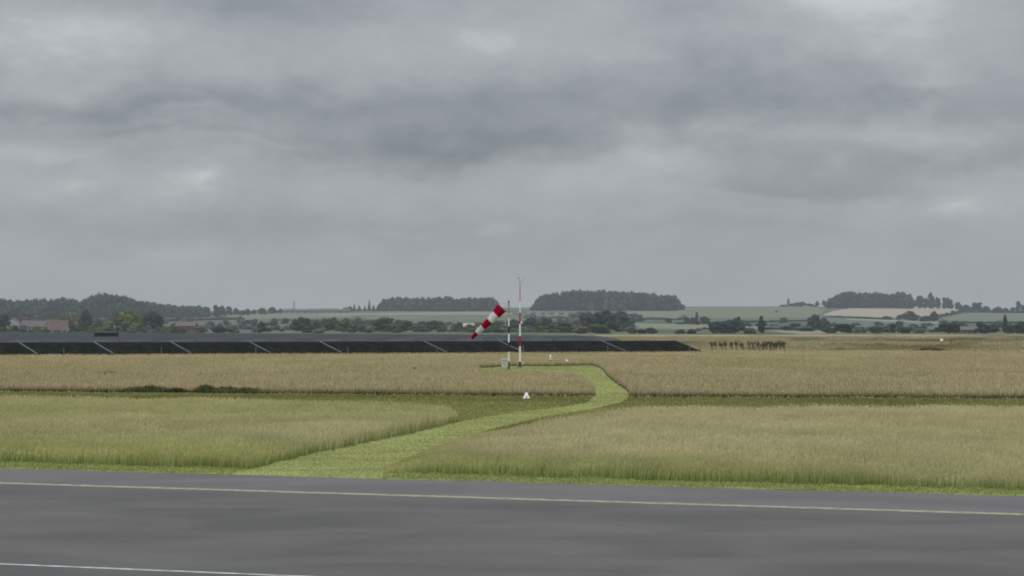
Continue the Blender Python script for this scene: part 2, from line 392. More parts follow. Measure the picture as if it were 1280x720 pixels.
# ------------------------------------------------------------------ runway
def line_pts(f, px0, px1, n=2):
    return [Vector((*ground(px, f(px))[:2], 0)) for px in np.linspace(px0, px1, n)]
E0, E1 = line_pts(road_edge, 0, 1280)
ed = (E1 - E0).normalized(); en = Vector((ed.y, -ed.x, 0));
if en.y > 0: en = -en
def strip(name, A, B, width, z, mat, ext=(260, 160), jag=0):
    d = (B - A).normalized(); n = Vector((d.y, -d.x, 0)); n = -n if n.y > 0 else n
    a = A - d * ext[0]; L = (B + d * ext[1] - a).length; N = int(L / .25) if jag else 40
    vs = []; fs = []
    for i in range(N + 1):
        p = a + d * (L * i / N); j = 0
        if jag: j = (float(fbm(np.array([i * .12]), np.array([3.3]), 3)[0]) - .5) * jag
        q = p - n * j; vs += [(q.x, q.y, z)]; q = p + n * width; vs += [(q.x, q.y, z)]
        if i: k = 2 * i; fs.append((k - 2, k - 1, k + 1, k))
    me = bpy.data.meshes.new(name); me.from_pydata(vs, [], fs); me.materials.append(mat); me.update()
    o = link(name, me); tag(o, kind='structure'); return o
def asphalt(name, c1, c2, c3_):
    m, nt = new_mat(name)
    ang = math.atan2(ed.y, ed.x)
    tc = nt.nodes.new('ShaderNodeTexCoord')
    mp = nt.nodes.new('ShaderNodeMapping'); mp.vector_type = 'POINT'; mp.inputs['Rotation'].default_value = (0, 0, -ang); 
    nt.links.new(tc.outputs['Object'], mp.inputs[0])
    st = nt.nodes.new('ShaderNodeMapping'); st.inputs['Scale'].default_value = (.16, .15, 1); nt.links.new(mp.outputs[0], st.inputs[0])
    n1 = nt.nodes.new('ShaderNodeTexNoise'); n1.inputs['Scale'].default_value = 1.2; n1.inputs['Detail'].default_value = 6; n1.inputs['Distortion'].default_value = .6; nt.links.new(st.outputs[0], n1.inputs['Vector'])
    r1 = nt.nodes.new('ShaderNodeValToRGB'); r1.color_ramp.elements[0].position = .34; r1.color_ramp.elements[1].position = .64
    r1.color_ramp.elements[0].color = (*c1, 1); r1.color_ramp.elements[1].color = (*c2, 1); nt.links.new(n1.outputs['Fac'], r1.inputs[0])
    n2 = nt.nodes.new('ShaderNodeTexNoise'); n2.inputs['Scale'].default_value = 5; n2.inputs['Detail'].default_value = 9; n2.inputs['Roughness'].default_value = .85; nt.links.new(mp.outputs[0], n2.inputs['Vector'])
    r2 = nt.nodes.new('ShaderNodeMapRange'); r2.inputs[1].default_value = .3; r2.inputs[2].default_value = .7; r2.inputs[3].default_value = .84; r2.inputs[4].default_value = 1.16; nt.links.new(n2.outputs['Fac'], r2.inputs[0])
    mul = nt.nodes.new('ShaderNodeMix'); mul.data_type = 'RGBA'; mul.blend_type = 'MULTIPLY'; mul.inputs[0].default_value = 1
    nt.links.new(r1.outputs[0], mul.inputs[6]); nt.links.new(r2.outputs[0], mul.inputs[7])
    p = nt.nodes.new('ShaderNodeBsdfPrincipled'); p.inputs['Roughness'].default_value = .8; p.inputs['Specular IOR Level'].default_value = .12
    nt.links.new(mul.outputs[2], p.inputs['Base Color']); finish(nt, p.outputs[0], False); return m
M['asphalt'] = asphalt('runway_asphalt', (.070, .065, .062), (.100, .093, .089), None)
M['shoulder'] = asphalt('shoulder_asphalt', (.094, .088, .086), (.118, .110, .107), None)
M['yellow'] = simple('worn_yellow_paint', (.33, .295, .18), (.14, .13, .10), .8, 3.0, air=False)
M['whiteline'] = simple('worn_white_paint', (.50, .50, .50), (.26, .26, .26), .8, 2.5, air=False)
yl = lambda px: 603.2 + .0305 * px
Y0, Y1 = line_pts(yl, 0, 1280)
strip('runway_shoulder', E0, E1, 26, .004, M['shoulder'], jag=1.1)
strip('runway', Y0, Y1, 75, .009, M['asphalt'])
strip('runway_edge_line', Y0, Y1, .78, .014, M['yellow'])
W0, W1 = line_pts(lambda px: 704.6 + .0412 * px, 0, 340)
strip('runway_centre_line', W0, W1, .24, .014, M['whiteline'])

# ------------------------------------------------------------------ windsock
def px2m(y): return y / F
wx, wy, _ = ground(636, 463); k = px2m(wy)
def hz(py, y): return EYE - (py - HY) * y / F
ws = thing('windsock', 'red and white striped windsock drooping down to the left from its dark banded pole', 'windsock', (wx, wy, 0))
pb = MB(); levels = [(470, 451.5, 'darkred', .075), (451.5, 440, 'white', .075), (440, 428, 'darkred', .07), (428, 417, 'white', .07), (417, 408, 'black', .065), (408, 398, 'white', .065), (398, 379, 'steel', .05)]
for a, b, m, r in levels:
    pb.tube([(0, 0, max(hz(a, wy), 0)), (0, 0, hz(b, wy))], r * 1.15, M[m], 14)
pb.build('pole', ws, smooth=False)
tp = hz(380, wy)
m0 = Vector((-.72, 0, hz(384.5, wy)))                  # centre of the mouth
tail = Vector(((588.5 - 636) * k, .35, hz(423, wy)))
ax = (tail - m0).normalized()
# ring, arms and swivel
fb = MB(); side = Vector((0, 1, 0)); upv = ax.cross(side).normalized()
if upv.z < 0: upv = -upv
Rm = .62
ringp = [m0 + (upv * math.cos(t) + side * math.sin(t)) * Rm for t in np.linspace(0, 2 * math.pi, 25)]
fb.tube(ringp, .028, M['steel'], 6)
ringp2 = [m0 - ax * .35 + (upv * math.cos(t) + side * math.sin(t)) * Rm for t in np.linspace(0, 2 * math.pi, 25)]
for s_ in (-1, 1):
    fb.tube([(0, 0, tp - .1), m0 + side * Rm * s_ * .98], .02, M['steel'], 6)
fb.tube([(0, 0, tp), m0 + upv * Rm], .022, M['steel'], 6)
fb.tube([(0, 0, tp - .75), m0 - upv * Rm], .022, M['steel'], 6)
fb.tube([(0, 0, tp - .9), (0, 0, tp + .12)], .085, M['steel'], 10)
fb.build('swivel_frame', ws)
lb = MB(); lb.tube([(0, 0, tp + .12), (0, 0, tp + .18), (0, 0, tp + .34), (0, 0, tp + .38)], [.05, .09, .08, .03], M['red'], 10); lb.build('lamp', ws, smooth=True)
# cloth sleeve, five bands, slightly creased and sagging
L = (tail - m0).length; NS, NR = 50, 28; vs = []; fs = []; mi = []
for i in range(NS + 1):
    t = i / NS; c = m0 + ax * (L * t) + Vector((0, 0, -1)) * (.34 * t * (1 - t) * 1.6) + Vector((.10 * math.sin(t * 7), .05 * math.sin(t * 9), 0)) * t
    rad = (Rm - .02) * (1 - t) + .24 * t; flat = 1 - .28 * t
    for j in range(NR):
        a = 2 * math.pi * j / NR
        rr = rad * (1 + (.03 + .09 * t) * math.sin(3 * a + 5 * t) + .035 * math.sin(7 * a - 11 * t) * t + .02 * math.sin(30 * t + a))
        vs.append(c + (upv * math.cos(a) * flat + side * math.sin(a)) * rr)
for i in range(NS):
    for j in range(NR):
        fs.append((i * NR + j, i * NR + (j + 1) % NR, (i + 1) * NR + (j + 1) % NR, (i + 1) * NR + j)); mi.append(int(i / NS * 5) % 2)
me = bpy.data.meshes.new('sleeve'); me.from_pydata([tuple(v) for v in vs], [], fs); me.materials.append(M['sock_red']); me.materials.append(M['sock_white'])
me.polygons.foreach_set('material_index', mi); me.polygons.foreach_set('use_smooth', [True] * len(fs)); me.update(); link('sleeve', me, ws)
cf = MB(); cf.box(0, 0, .06, .7, .7, .12, M['grey_wall']); cf.build('footing', ws)

# ------------------------------------------------------------------ anemometer mast
mx, my, _ = ground(650, 459.5); k = px2m(my)
ms = thing('anemometer_mast', 'tall thin red and white banded mast right of the windsock', 'mast', (mx, my, 0))
pb = MB()
for a, b, m, r in [(459.5, 452, 'darkred', .12), (452, 433, 'white', .105), (433, 420, 'red', .10), (420, 405, 'white', .095), (405, 391, 'red', .085), (391, 377, 'white', .06), (377, 364, 'red', .042), (364, 351, 'red', .034)]:
    pb.tube([(0, 0, max(hz(a, my), 0)), (0, 0, hz(b, my))], r, M[m], 12)
pb.build('pole', ms)
b = MB(); b.box(.16, -.02, hz(403, my), .18, .18, .26, M['white']); b.build('junction_box', ms)
b = MB(); t = hz(351, my); b.tube([(-.3, 0, t), (.45, 0, t)], .014, M['steel'], 6); b.build('crossarm', ms)
b = MB(); b.tube([(.42, 0, t), (.42, 0, t + .3)], .016, M['steel'], 6)
for q in range(3):
    a = q * 2.094 + .4; e = Vector((.42 + .14 * math.cos(a), .14 * math.sin(a), t + .3)); b.tube([(.42, 0, t + .3), e], .008, M['steel'], 5); b.tube([e + Vector((0, 0, -.035)), e, e + Vector((0, 0, .035))], [.015, .05, .015], M['steel'], 8)
b.build('cup_rotor', ms)
b = MB(); b.tube([(-.28, 0, t), (-.28, 0, t + .28)], .014, M['steel'], 6); b.box(-.12, 0, t + .3, .2, .012, .13, M['steel']); b.tube([(-.5, 0, t + .3), (-.2, 0, t + .3)], .01, M['steel'], 5); b.build('wind_vane', ms)
b = MB(); b.box(0, 0, .05, .8, .8, .1, M['grey_wall']); b.build('footing', ms)

# ------------------------------------------------------------------ cabinet beside the pole
cx, cy, _ = ground(631, 462.2)
cb = thing('equipment_cabinet', 'pale grey ventilated cabinet at the foot of the windsock pole', 'cabinet', (cx, cy, 0))
b = MB(); b.box(0, 0, .72, .72, .5, .82, M['white']); 
for q in range(6): b.box(0, -.262, .42 + q * .12, .6, .02, .05, M['steel'])
b.build('body', cb)
b = MB(); b.box(0, 0, 1.17, .84, .62, .06, M['white']); b.build('roof', cb)
for sx in (-1, 1):
    for sy in (-1, 1):
        b = MB(); b.box(sx * .3, sy * .19, .155, .06, .06, .31, M['steel']); b.build('leg', cb)
# small light and markers around
def marker(px, pyb, pyt, name, label, cat, frac, rpx, capm, postm, headr=None):
    x, y, h = ground(px, pyb); kk = y / F; H = (pyb - pyt) * kk
    o = thing(name, label, cat, (x, y, h)); z1 = H * frac
    b = MB(); b.tube([(0, 0, 0), (0, 0, z1)], rpx * kk * .8, M[postm], 10); b.build('post', o)
    b = MB(); hr = (headr or rpx) * kk; b.tube([(0, 0, z1), (0, 0, z1 + (H - z1) * .15), (0, 0, z1 + (H - z1) * .8), (0, 0, H)], [hr * .8, hr, hr, hr * .5], M[capm], 12); b.build('head', o, smooth=True); return o
marker(653.6, 457, 452.6, 'ground_light', 'tiny white lamp on a stub right beside the striped mast foot', 'lamp', .35, .8, 'white', 'steel', 1.1)
marker(688, 455.5, 443.2, 'marker_post', 'slim white post with brown base right of the striped mast', 'post', .42, 1.0, 'white', 'brown', 1.1)
marker(708.5, 455.5, 449.6, 'field_light', 'low dark stub with a round white head at the far end of the mown strip', 'lamp', .5, .9, 'white', 'black', 1.5)
marker(684, 441, 432, 'reflector_post', 'small pale disc on a dark stake against the dark solar panels', 'post', .8, .5, 'steel', 'black', 1.3)
marker(1177, 430, 423.6, 'runway_marker', 'white topped marker far off in the right-hand pasture', 'marker', .5, .5, 'white', 'brown', 1.8)
marker(1189, 430, 424.6, 'pasture_post', 'brownish post just right of the far white marker', 'post', .7, .6, 'brown', 'brown', .8)
# triangular white marker
tx, ty, _ = ground(658, 498.5)
tb = thing('triangle_marker', 'small white triangular marker standing in front of the dark grass edge', 'marker', (tx, ty, 0))
b = MB(); w, h = .22, .44
b.add([(-w, -w, .04), (w, -w, .04), (w, w, .04), (-w, w, .04), (-.05, 0, h), (.05, 0, h)], [(3, 2, 1, 0), (0, 1, 5, 4), (1, 2, 5), (2, 3, 4, 5), (3, 0, 4)], M['white']); b.build('shell', tb)
b = MB(); b.box(0, 0, .02, .56, .56, .04, M['steel']); b.build('base_plate', tb)
b = MB(); b.add([(-.06, -.245, .07), (.06, -.245, .07), (.04, -.16, .25), (-.04, -.16, .25)], [(0, 1, 2, 3)], M['steel']); b.build('opening', tb)

# ------------------------------------------------------------------ solar array
TH = R(28); U_ = Vector((math.cos(TH), math.sin(TH), 0)); Wd = Vector((-math.sin(TH), math.cos(TH), 0))   # row direction, up-slope direction
SD, LOH, HIH = 8.0, .55, 2.2
def table_parts(Lt):
    """local frame: x along the row, y up the slope, origin at low left corner"""
    th = .05
    p = MB(); nx, ny = max(2, int(Lt / 1.15)), 4; gx = .02
    sl = (HIH - LOH) / SD
    for i in range(nx):
        for j in range(ny):
            x0 = Lt * i / nx + gx; x1 = Lt * (i + 1) / nx - gx; y0 = SD * j / ny + gx; y1 = SD * (j + 1) / ny - gx
            z0, z1 = LOH + y0 * sl, LOH + y1 * sl
            p.add([(x0, y0, z0), (x1, y0, z0), (x1, y1, z1), (x0, y1, z1), (x0, y0, z0 - th), (x1, y0, z0 - th), (x1, y1, z1 - th), (x0, y1, z1 - th)],
                  [(0, 1, 2, 3), (7, 6, 5, 4), (0, 4, 5, 1), (1, 5, 6, 2), (2, 6, 7, 3), (3, 7, 4, 0)], M['module'])
    def rail(x):
        q = MB(); w = .04; a, c = -.03, SD + .03
        z0, z1 = LOH + a * sl, LOH + c * sl
        q.add([(x - w, a, z0 + .035), (x + w, a, z0 + .035), (x + w, c, z1 + .035), (x - w, c, z1 + .035), (x - w, a, z0 - .16), (x + w, a, z0 - .16), (x + w, c, z1 - .16), (x - w, c, z1 - .16)],
              [(0, 1, 2, 3), (7, 6, 5, 4), (0, 4, 5, 1), (1, 5, 6, 2), (2, 6, 7, 3), (3, 7, 4, 0)], M['rail']); return q
    def leg(x, y):
        q = MB(); q.box(x, y, (LOH + y * sl - .09) / 2, .1, .1, LOH + y * sl - .09, M['rail']); return q
    return p, rail, leg
ftop = [(-92, 431.3), (-70, 431), (24, 430), (118, 429), (214, 428.2), (312, 427.3), (400, 426.6), (530, 425.6), (624, 425), (752, 424.5), (840, 424)]
def row_point(s, A): return A + U_ * s
# front row anchored where its right-hand low corner stands
Rend = Vector((*[v for v in ground(876, 441.0)[:2]], 0)); Rend = Vector(((876 - 640) / F * 535, 535, 0))
hi_end = Rend + Wd * SD
# the parameters along the row at which the table joints stand
joints = []
for px, _ in ftop[1:]:
    u = (px - 640) / F; # solve hi_end + U*s with x/y = u
    s = (u * hi_end.y - hi_end.x) / (U_.x - u * U_.y); joints.append(s)
joints[-1] = 0.0
label_front = ['first front row solar table cut by the left edge of the view', 'front row solar table below the dark green shed', 'front row solar table right of the one below the green shed',
               'fourth front row solar table from the left', 'short front row solar table, fifth from the left', 'wide front row solar table left of the drooping sock', 'front row solar table below the windsock tip',
               'wide front row solar table behind the windsock pole and mast', 'front row solar table at the right-hand end of the array']
for i in range(len(joints) - 1):
    s0, s1 = joints[i] + .12, joints[i + 1] - .12; Lt = s1 - s0; o = Rend + U_ * s0
    T = thing('solar_table', label_front[i], 'solar panels', o, TH, 'solar tables of the front row')
    p, rail, leg = table_parts(Lt); p.build('panel', T)
    rail(-.05).build('side_rail', T); rail(Lt + .05).build('side_rail', T)
    for fx in (.12, .5, .88):
        leg(Lt * fx, 1.6).build('leg', T); leg(Lt * fx, 6.4).build('leg', T)
HIH = 2.5
# rows behind: same tables without visible parts, shared meshes
def far_table(Lt):
    b = MB(); sl = (HIH - LOH) / SD; th = .1
    b.add([(0, 0, LOH), (Lt, 0, LOH), (Lt, SD, HIH), (0, SD, HIH), (0, 0, LOH - th), (Lt, 0, LOH - th), (Lt, SD, HIH - th), (0, SD, HIH - th)],
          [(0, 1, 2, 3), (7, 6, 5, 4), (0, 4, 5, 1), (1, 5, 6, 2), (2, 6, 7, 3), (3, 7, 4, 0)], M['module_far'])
    b.box(-.06, SD / 2, (LOH + HIH) / 2, .01, .01, .01, M['rail'])
    for x in (Lt * .15, Lt * .5, Lt * .85):
        b.box(x, 1.8, (LOH + 1.8 * sl - th - .01) / 2, .1, .1, LOH + 1.8 * sl - th - .01, M['rail']); b.box(x, 6.2, (LOH + 6.2 * sl - th - .01) / 2, .1, .1, LOH + 6.2 * sl - th - .01, M['rail'])
    b.box(Lt / 2, SD + .03, HIH - .03, Lt, .05, .12, M['rail'])
    return b.mesh('solar_table')
FT = far_table(12.9); pitch = 17.5; nrows = 0; cnt = 0
for r in range(1, 40):
    base = Rend + Vector((0, 1, 0)) * (pitch / math.cos(TH) * r)
    # right-hand end of this row lies on the slanting rear boundary of the site
    ylim = base.y
    lim = float(np.interp(ylim, [535, 560, 707, 878, 1172], [23.5, 22, 22, -55, -175]))
    A = base + U_ * ((lim - base.x) / U_.x)
    if A.y > 1080: break
    s = 0; nrows += 1
    while True:
        s += 13.25; o = A - U_ * s; e = o + U_ * 12.9
        if e.x < -.175 * e.y: break
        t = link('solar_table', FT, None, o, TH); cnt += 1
        if r == 1: lb = 'grey topped solar table in the second row, directly behind the front tables'
        elif r < 9: lb = 'grey topped solar table in the packed middle rows of the array'
        else: lb = 'grey topped solar table in the far rows before the houses'
        tag(t, lb, 'solar panels', 'second row solar tables' if r == 1 else ('middle row solar tables' if r < 9 else 'far row solar tables'))
print('tables', cnt, 'rows', nrows)
# perimeter posts and wires in front of the array
fe = thing('wire_fence', 'thin wire fence on pale stakes along the front of the solar array', 'fence', (Rend.x, Rend.y - 4, 0), TH)
pm = MB(); pm.box(0, 0, .65, .07, .07, 1.3, M['brown']); pmesh = pm.mesh('stake'); pm2 = MB(); pm2.box(0, 0, .75, .11, .11, 1.5, M['rail']); pmesh2 = pm2.mesh('stake')
for q in range(0, 66):
    o = link('stake', pmesh2 if q % 8 == 1 else pmesh, fe, (-q * 1.95 - .5, 0, 0))
b = MB()
for hh in (.4, .8, 1.2): b.box(-64, -.03, hh, 128, .012, .012, M['black'])
b.build('wire', fe)
# transformer housing among the panels
gx, gz = ground(133, 433)[:2]; yy = 640; xx = (133 - 640) / F * yy
th_ = thing('transformer_shed', 'dark green flat roofed transformer shed rising above the solar panels on the left', 'shed', (xx, yy, 0), 0)
b = MB(); b.box(0, 0, 1.6, 4.6, 2.4, 3.2, M['shed']); b.build('body', th_)
b = MB(); b.box(0, 0, 3.26, 4.9, 2.7, .12, M['slate']); b.build('roof', th_)
b = MB(); b.box(-.9, -1.21, 1.2, 1.1, .03, 2.1, M['black']); b.build('door', th_)
b = MB(); b.tube([(0, 0, 0), (0, 0, 4.4)], .09, M['black'], 8); vp = b.build('vent_pole', None, ((147.5 - 640) / F * yy, yy - .5, 0)); tag(vp, 'short dark pole at the right-hand corner of the green shed', 'pole')

# ------------------------------------------------------------------ trees
def unit_tree(kind, seed, nleaf=1100):
    """unit-size tree: height 1, width 1. returns (trunk MB, crown MB-like arrays)"""
    r = random.Random(seed); g = np.random.default_rng(seed)
    tr = MB(); lobes = []
    if kind == 'wood':
        base = .0
        for i in range(26):
            a = r.random() * 6.28; q = math.sqrt(r.random()) * .36; z = .1 + .72 * r.random()
            w = .16 + .07 * r.random(); q *= 1.1 - max(0, z - .45) * 1.0
            lobes.append((q * math.cos(a), q * math.sin(a), z, w, w * .8))
        lobes.append((0, 0, .4, .4, .4))
    elif kind == 'round':
        base = .03
        for i in range(24):
            a = r.random() * 6.28; q = math.sqrt(r.random()) * .36; z = .13 + .68 * r.random()
            w = .15 + .08 * r.random(); q *= 1.1 - max(0, z - .35) * 1.1
            lobes.append((q * math.cos(a), q * math.sin(a), z, w, w * .82))
        lobes.append((r.uniform(-.06, .06), 0, .82, .17, .17)); lobes.append((0, 0, .46, .33, .34))
    elif kind == 'tall':
        base = .06
        for i in range(16):
            z = .12 + .8 * i / 15; w = .34 * math.sin(math.pi * min(.95, .2 + z * .75)) + .05; a = r.random() * 6.28
            lobes.append((.13 * math.cos(a), .13 * math.sin(a), z, w * .95, .1))
    elif kind == 'weed':
        n = nleaf; cl = [(g.normal() * .2, g.normal() * .14, .45 + .55 * g.random(), .05 + .09 * g.random()) for _ in range(26)]
        vs = []; fs = []
        for i in range(n):
            c = cl[i % 26]; bx = c[0] + g.normal() * c[3]; by = c[1] + g.normal() * c[3]; h = c[2] * (.35 + .65 * g.random()) * max(.15, 1 - (bx * bx) * 3.2)
            a = g.random() * 6.28; w = .004 + .007 * g.random(); lx = g.normal() * .05; ly = g.normal() * .05; z0 = h * g.random() * .6
            dx, dy = math.cos(a) * w, math.sin(a) * w; mx_, my_, mz = bx + lx * .4, by + ly * .4, z0 + (h - z0) * .55
            o = len(vs); vs += [(bx, by, z0), (mx_ + dx, my_ + dy, mz), (bx + lx, by + ly, h), (mx_ - dx, my_ - dy, mz)]; fs.append((o, o + 1, o + 2, o + 3))
        for c in cl[:8]: tr.tube([(c[0], c[1], 0), (c[0] * 1.05, c[1], c[2] * .8)], [.006, .002], M['brown'], 5)
        return tr, vs, fs
    elif kind == 'conifer':
        base = .05
        for i in range(13):
            z = .08 + .86 * i / 12; w = .46 * (1 - z) + .04; a = r.random() * 6.28
            lobes.append((.04 * math.cos(a), .04 * math.sin(a), z, w, .075))
    elif kind == 'bush':
        base = 0
        for i in range(15):
            a = r.random() * 6.28; q = r.random() * .33; z = .15 + .62 * r.random() * (1 - q); w = .17 + .09 * r.random()
            lobes.append((q * math.cos(a), q * math.sin(a), z, w, w * 1.1))
        lobes.append((0, 0, .35, .32, .32))
    else:           # 'bare': loose open crown
        base = .1
        for i in range(13):
            a = r.random() * 6.28; q = math.sqrt(r.random()) * .38; z = .56 + .34 * r.random(); w = .09 + .07 * r.random()
            lobes.append((q * math.cos(a), q * math.sin(a), z, w, w * 1.1))
    hi = .6
    tr.tube([(0, 0, -.03), (.01, 0, .12), (-.01, .01, .35), (.01, 0, hi)], [.028 if kind != 'bare' else .012, .02 if kind != 'bare' else .012, .015 if kind != 'bare' else .01, .01], M['bark'], 7)
    for i in range(5):
        l = r.choice(lobes); z0 = .18 + .3 * r.random()
        tr.tube([(0, 0, z0), (l[0] * .5, l[1] * .5, (z0 + l[2]) / 2 + .02), (l[0], l[1], l[2])], [.014, .009, .004], M['bark'], 5)
    L = np.array(lobes); wts = L[:, 3] ** 2; wts /= wts.sum(); idx = g.choice(len(L), nleaf, p=wts)
    d = g.normal(size=(nleaf, 3)); d /= np.linalg.norm(d, axis=1)[:, None]
    rad = .72 + .42 * g.random(nleaf) ** 1.3 if kind != 'bare' else .3 + .9 * g.random(nleaf)
    P = L[idx, :3] + d * np.stack([L[idx, 3], L[idx, 3], L[idx, 4]], 1) * rad[:, None]
    P[:, 2] = np.clip(P[:, 2], .02 if kind == 'bush' else base, 1.02)
    sz = (.018 + .03 * g.random(nleaf))[:, None] * (1 if kind != 'bare' else .55)
    a1 = g.normal(size=(nleaf, 3)); a1 /= np.linalg.norm(a1, axis=1)[:, None]
    a2 = np.cross(a1, d + .6 * g.normal(size=(nleaf, 3))); a2 /= np.linalg.norm(a2, axis=1)[:, None]
    Q = np.stack([P - a1 * sz, P - a2 * sz * .8, P + a1 * sz, P + a2 * sz * .8], 1).reshape(-1, 3)
    vs = [tuple(v) for v in Q]; fs = [(4 * i, 4 * i + 1, 4 * i + 2, 4 * i + 3) for i in range(nleaf)]
    if kind != 'bare':   # inner mass so the crown is dense in the middle
        for (x, y, z, w, h) in lobes:
            o = len(vs); n1, n2 = 5, 8
            for i in range(n1 + 1):
                t = math.pi * i / n1
                for j in range(n2):
                    a = 6.283 * j / n2; q = .72 + .16 * r.random()
                    vs.append((x + w * q * math.sin(t) * math.cos(a), y + w * q * math.sin(t) * math.sin(a), max(.0, z + h * q * math.cos(t))))
            fs += [(o + i * n2 + j, o + i * n2 + (j + 1) % n2, o + (i + 1) * n2 + (j + 1) % n2, o + (i + 1) * n2 + j) for i in range(n1) for j in range(n2)]
    return tr, vs, fs
_T = {}
def tree_mesh(kind, leafm, var, whole=False):
    key = (kind, leafm, var, whole)
    if key in _T: return _T[key]
    tr, vs, fs = unit_tree(kind, sum(map(ord, kind)) * 7 + var * 13, 700 if whole else (2600 if kind == 'weed' else 1500))
    if whole:
        tr.add(vs, fs, LEAF[leafm]); _T[key] = (tr.mesh('woodland_tree'),)
    else:
        cm = MB(); cm.add(vs, fs, LEAF[leafm]); _T[key] = (tr.mesh('trunk'), cm.mesh('crown'))
    return _T[key]
cntT = [0]
def plant(px, top, bot, w, kind, leafm, label, name='tree', cat='tree', group=None, whole=False, dz=0, yw=None):
    if yw is None: x, y, h = ground(px, bot)
    else: y = yw; x = (px - 640) / F * y; h = float(height(x, y))
    y += dz; x = (px - 640) / F * y; h = float(height(x, y))
    H = hz(top, y) - h; W = w * y / F
    if H <= 0: return
    ms_ = tree_mesh(kind, leafm, cntT[0] % 4, whole); cntT[0] += 1; rz = random.random() * 6.28 if kind != 'weed' else random.uniform(-.4, .4)
    if whole:
        o = link(name, ms_[0], None, (x, y, h - .1), rz); tag(o, label, cat, group)
    else:
        o = thing(name, label, cat, (x, y, h - .05), rz, group); t = link('trunk' if cat != 'bush' else 'stem', ms_[0], o); link('crown' if cat != 'bush' else 'foliage', ms_[1], o)
    o.scale = (W, W, H); return o
def wood(prof, base, step, w, leafm, label, group, rowsn=2, depth=70, jit=1.2, kinds=('wood',)):
    xs = [p[0] for p in prof]; ys = [p[1] for p in prof]
    for rr in range(rowsn):
        px = xs[0] + (step / 2) * (rr % 2)
        while px <= xs[-1]:
            t = float(np.interp(px, xs, ys)) + random.uniform(-.6, 1.4) * jit * .8 + rr * .5
            b = base(px) if callable(base) else base
            plant(px + random.uniform(-1, 1), t, b, w * random.uniform(.85, 1.25), random.choice(kinds), leafm, label, 'woodland_tree', 'tree', group, True, dz=rr * -depth * .5 + random.uniform(-15, 15))
            px += step * random.uniform(.75, 1.25)
W1 = [(-60, 373), (0, 371), (20, 375), (30, 372.5), (50, 371.5), (65, 373), (80, 369), (92, 372), (100, 376), (108, 369), (128, 364), (150, 367.5), (165, 371), (180, 375), (195, 378), (215, 379.5), (230, 382), (240, 380), (255, 382), (262, 388)]
wood(W1, lambda p: 398 if p < 200 else 396, 8.5, 17, 'wood', 'hazy dark tree in the long wood along the left skyline', 'trees of the left ridge wood', 3)
W2 = [(478, 376), (484, 370.5), (500, 369.5), (515, 371.5), (530, 370.5), (552, 369), (575, 371), (600, 369.5), (618, 371), (623, 377)]
wood(W2, 388.6, 7.5, 14, 'wood', 'hazy dark tree in the flat-topped wood left of the windsock top', 'trees of the wood left of the windsock', 2)
W3 = [(670, 377), (675, 368), (683, 365.5), (700, 363), (720, 360), (732, 361), (748, 361), (770, 361.5), (800, 363.5), (825, 366), (843, 367.5), (849, 375)]
wood(W3, 387.6, 7.5, 15, 'wood', 'hazy dark tree in the big domed wood right of the mast', 'trees of the domed wood right of the mast', 3)
W4 = [(1038, 374), (1046, 366), (1056, 362.5), (1075, 364), (1100, 363.5), (1116, 366), (1128, 362.5), (1135, 365), (1141, 373)]
wood(W4, 384.4, 7, 13, 'wood', 'hazy dark tree in the wood above the beige field', 'trees of the wood above the beige field', 3)
FG = 'hazy tree on the far skyline right of the beige field wood'; far_s = [(1150, 368, 385, 12), (1157, 372, 385, 10), (1164, 364.5, 386, 11), (1172, 371, 386, 10), (1182, 370.5, 386, 12), (1188, 374, 386, 10), (1198, 377, 387, 11), (1207, 380, 388, 12), (1222, 377, 388.5, 16), (1232, 382, 389, 12), (1247, 383, 390, 14), (1256, 384, 390, 11), (1273, 376, 389, 9), (1279, 381, 389, 10), (1266, 384, 389, 8)]
for (a, t, b, w) in far_s: plant(a, t, b, w, 'wood' if w > 10 else 'tall', 'wood', FG, 'tree', 'tree', 'far skyline trees at the right', True)
for (a, t, b, w) in [(1003, 376.5, 383.4, 14), (1012, 379, 383.5, 14), (990, 379, 383, 16), (996, 377.5, 383, 12), (1021.5, 375.5, 383.6, 7), (1030, 375, 383.8, 8), (980, 380.5, 383.2, 12)]:
    plant(a, t, b, w, 'round', 'wood', 'small hazy tree on the bare skyline left of the beige field wood', 'tree', 'tree', 'small skyline trees beside the spire', True)
for (a, t, b, w) in [(270, 380, 396, 11), (278, 381, 396, 13), (286, 382, 395, 11), (295, 384, 394, 8), (303, 387, 394, 12), (310, 385, 394, 10), (318, 386.5, 393, 10), (328, 384, 393, 14), (340, 383, 392, 14), (350, 385, 392, 8), (432, 384, 390, 10), (437, 382, 390, 8)]:
    plant(a, t, b, w, 'round', 'wood', 'hazy tree on the low skyline left of the distant town', 'tree', 'tree', 'trees left of the distant town', True)
for (a, t, b, w) in [(443, 379.5, 389, 6), (449, 381.5, 389, 8), (456, 381, 389, 5), (461.5, 374, 389, 6), (467, 380, 389, 6), (472, 382, 389, 8)]:
    plant(a, t, b, w, 'conifer', 'wood', 'pointed conifer on the skyline left of the flat-topped wood', 'conifer', 'tree', 'skyline conifers', True)
for i in range(16):
    plant(354 + i * 5.3, 386.2 + random.uniform(-.6, 1), 390.5, 9, 'bush', 'haze', 'low hazy tree among the roofs of the distant town', 'tree', 'tree', 'low trees of the distant town', True)
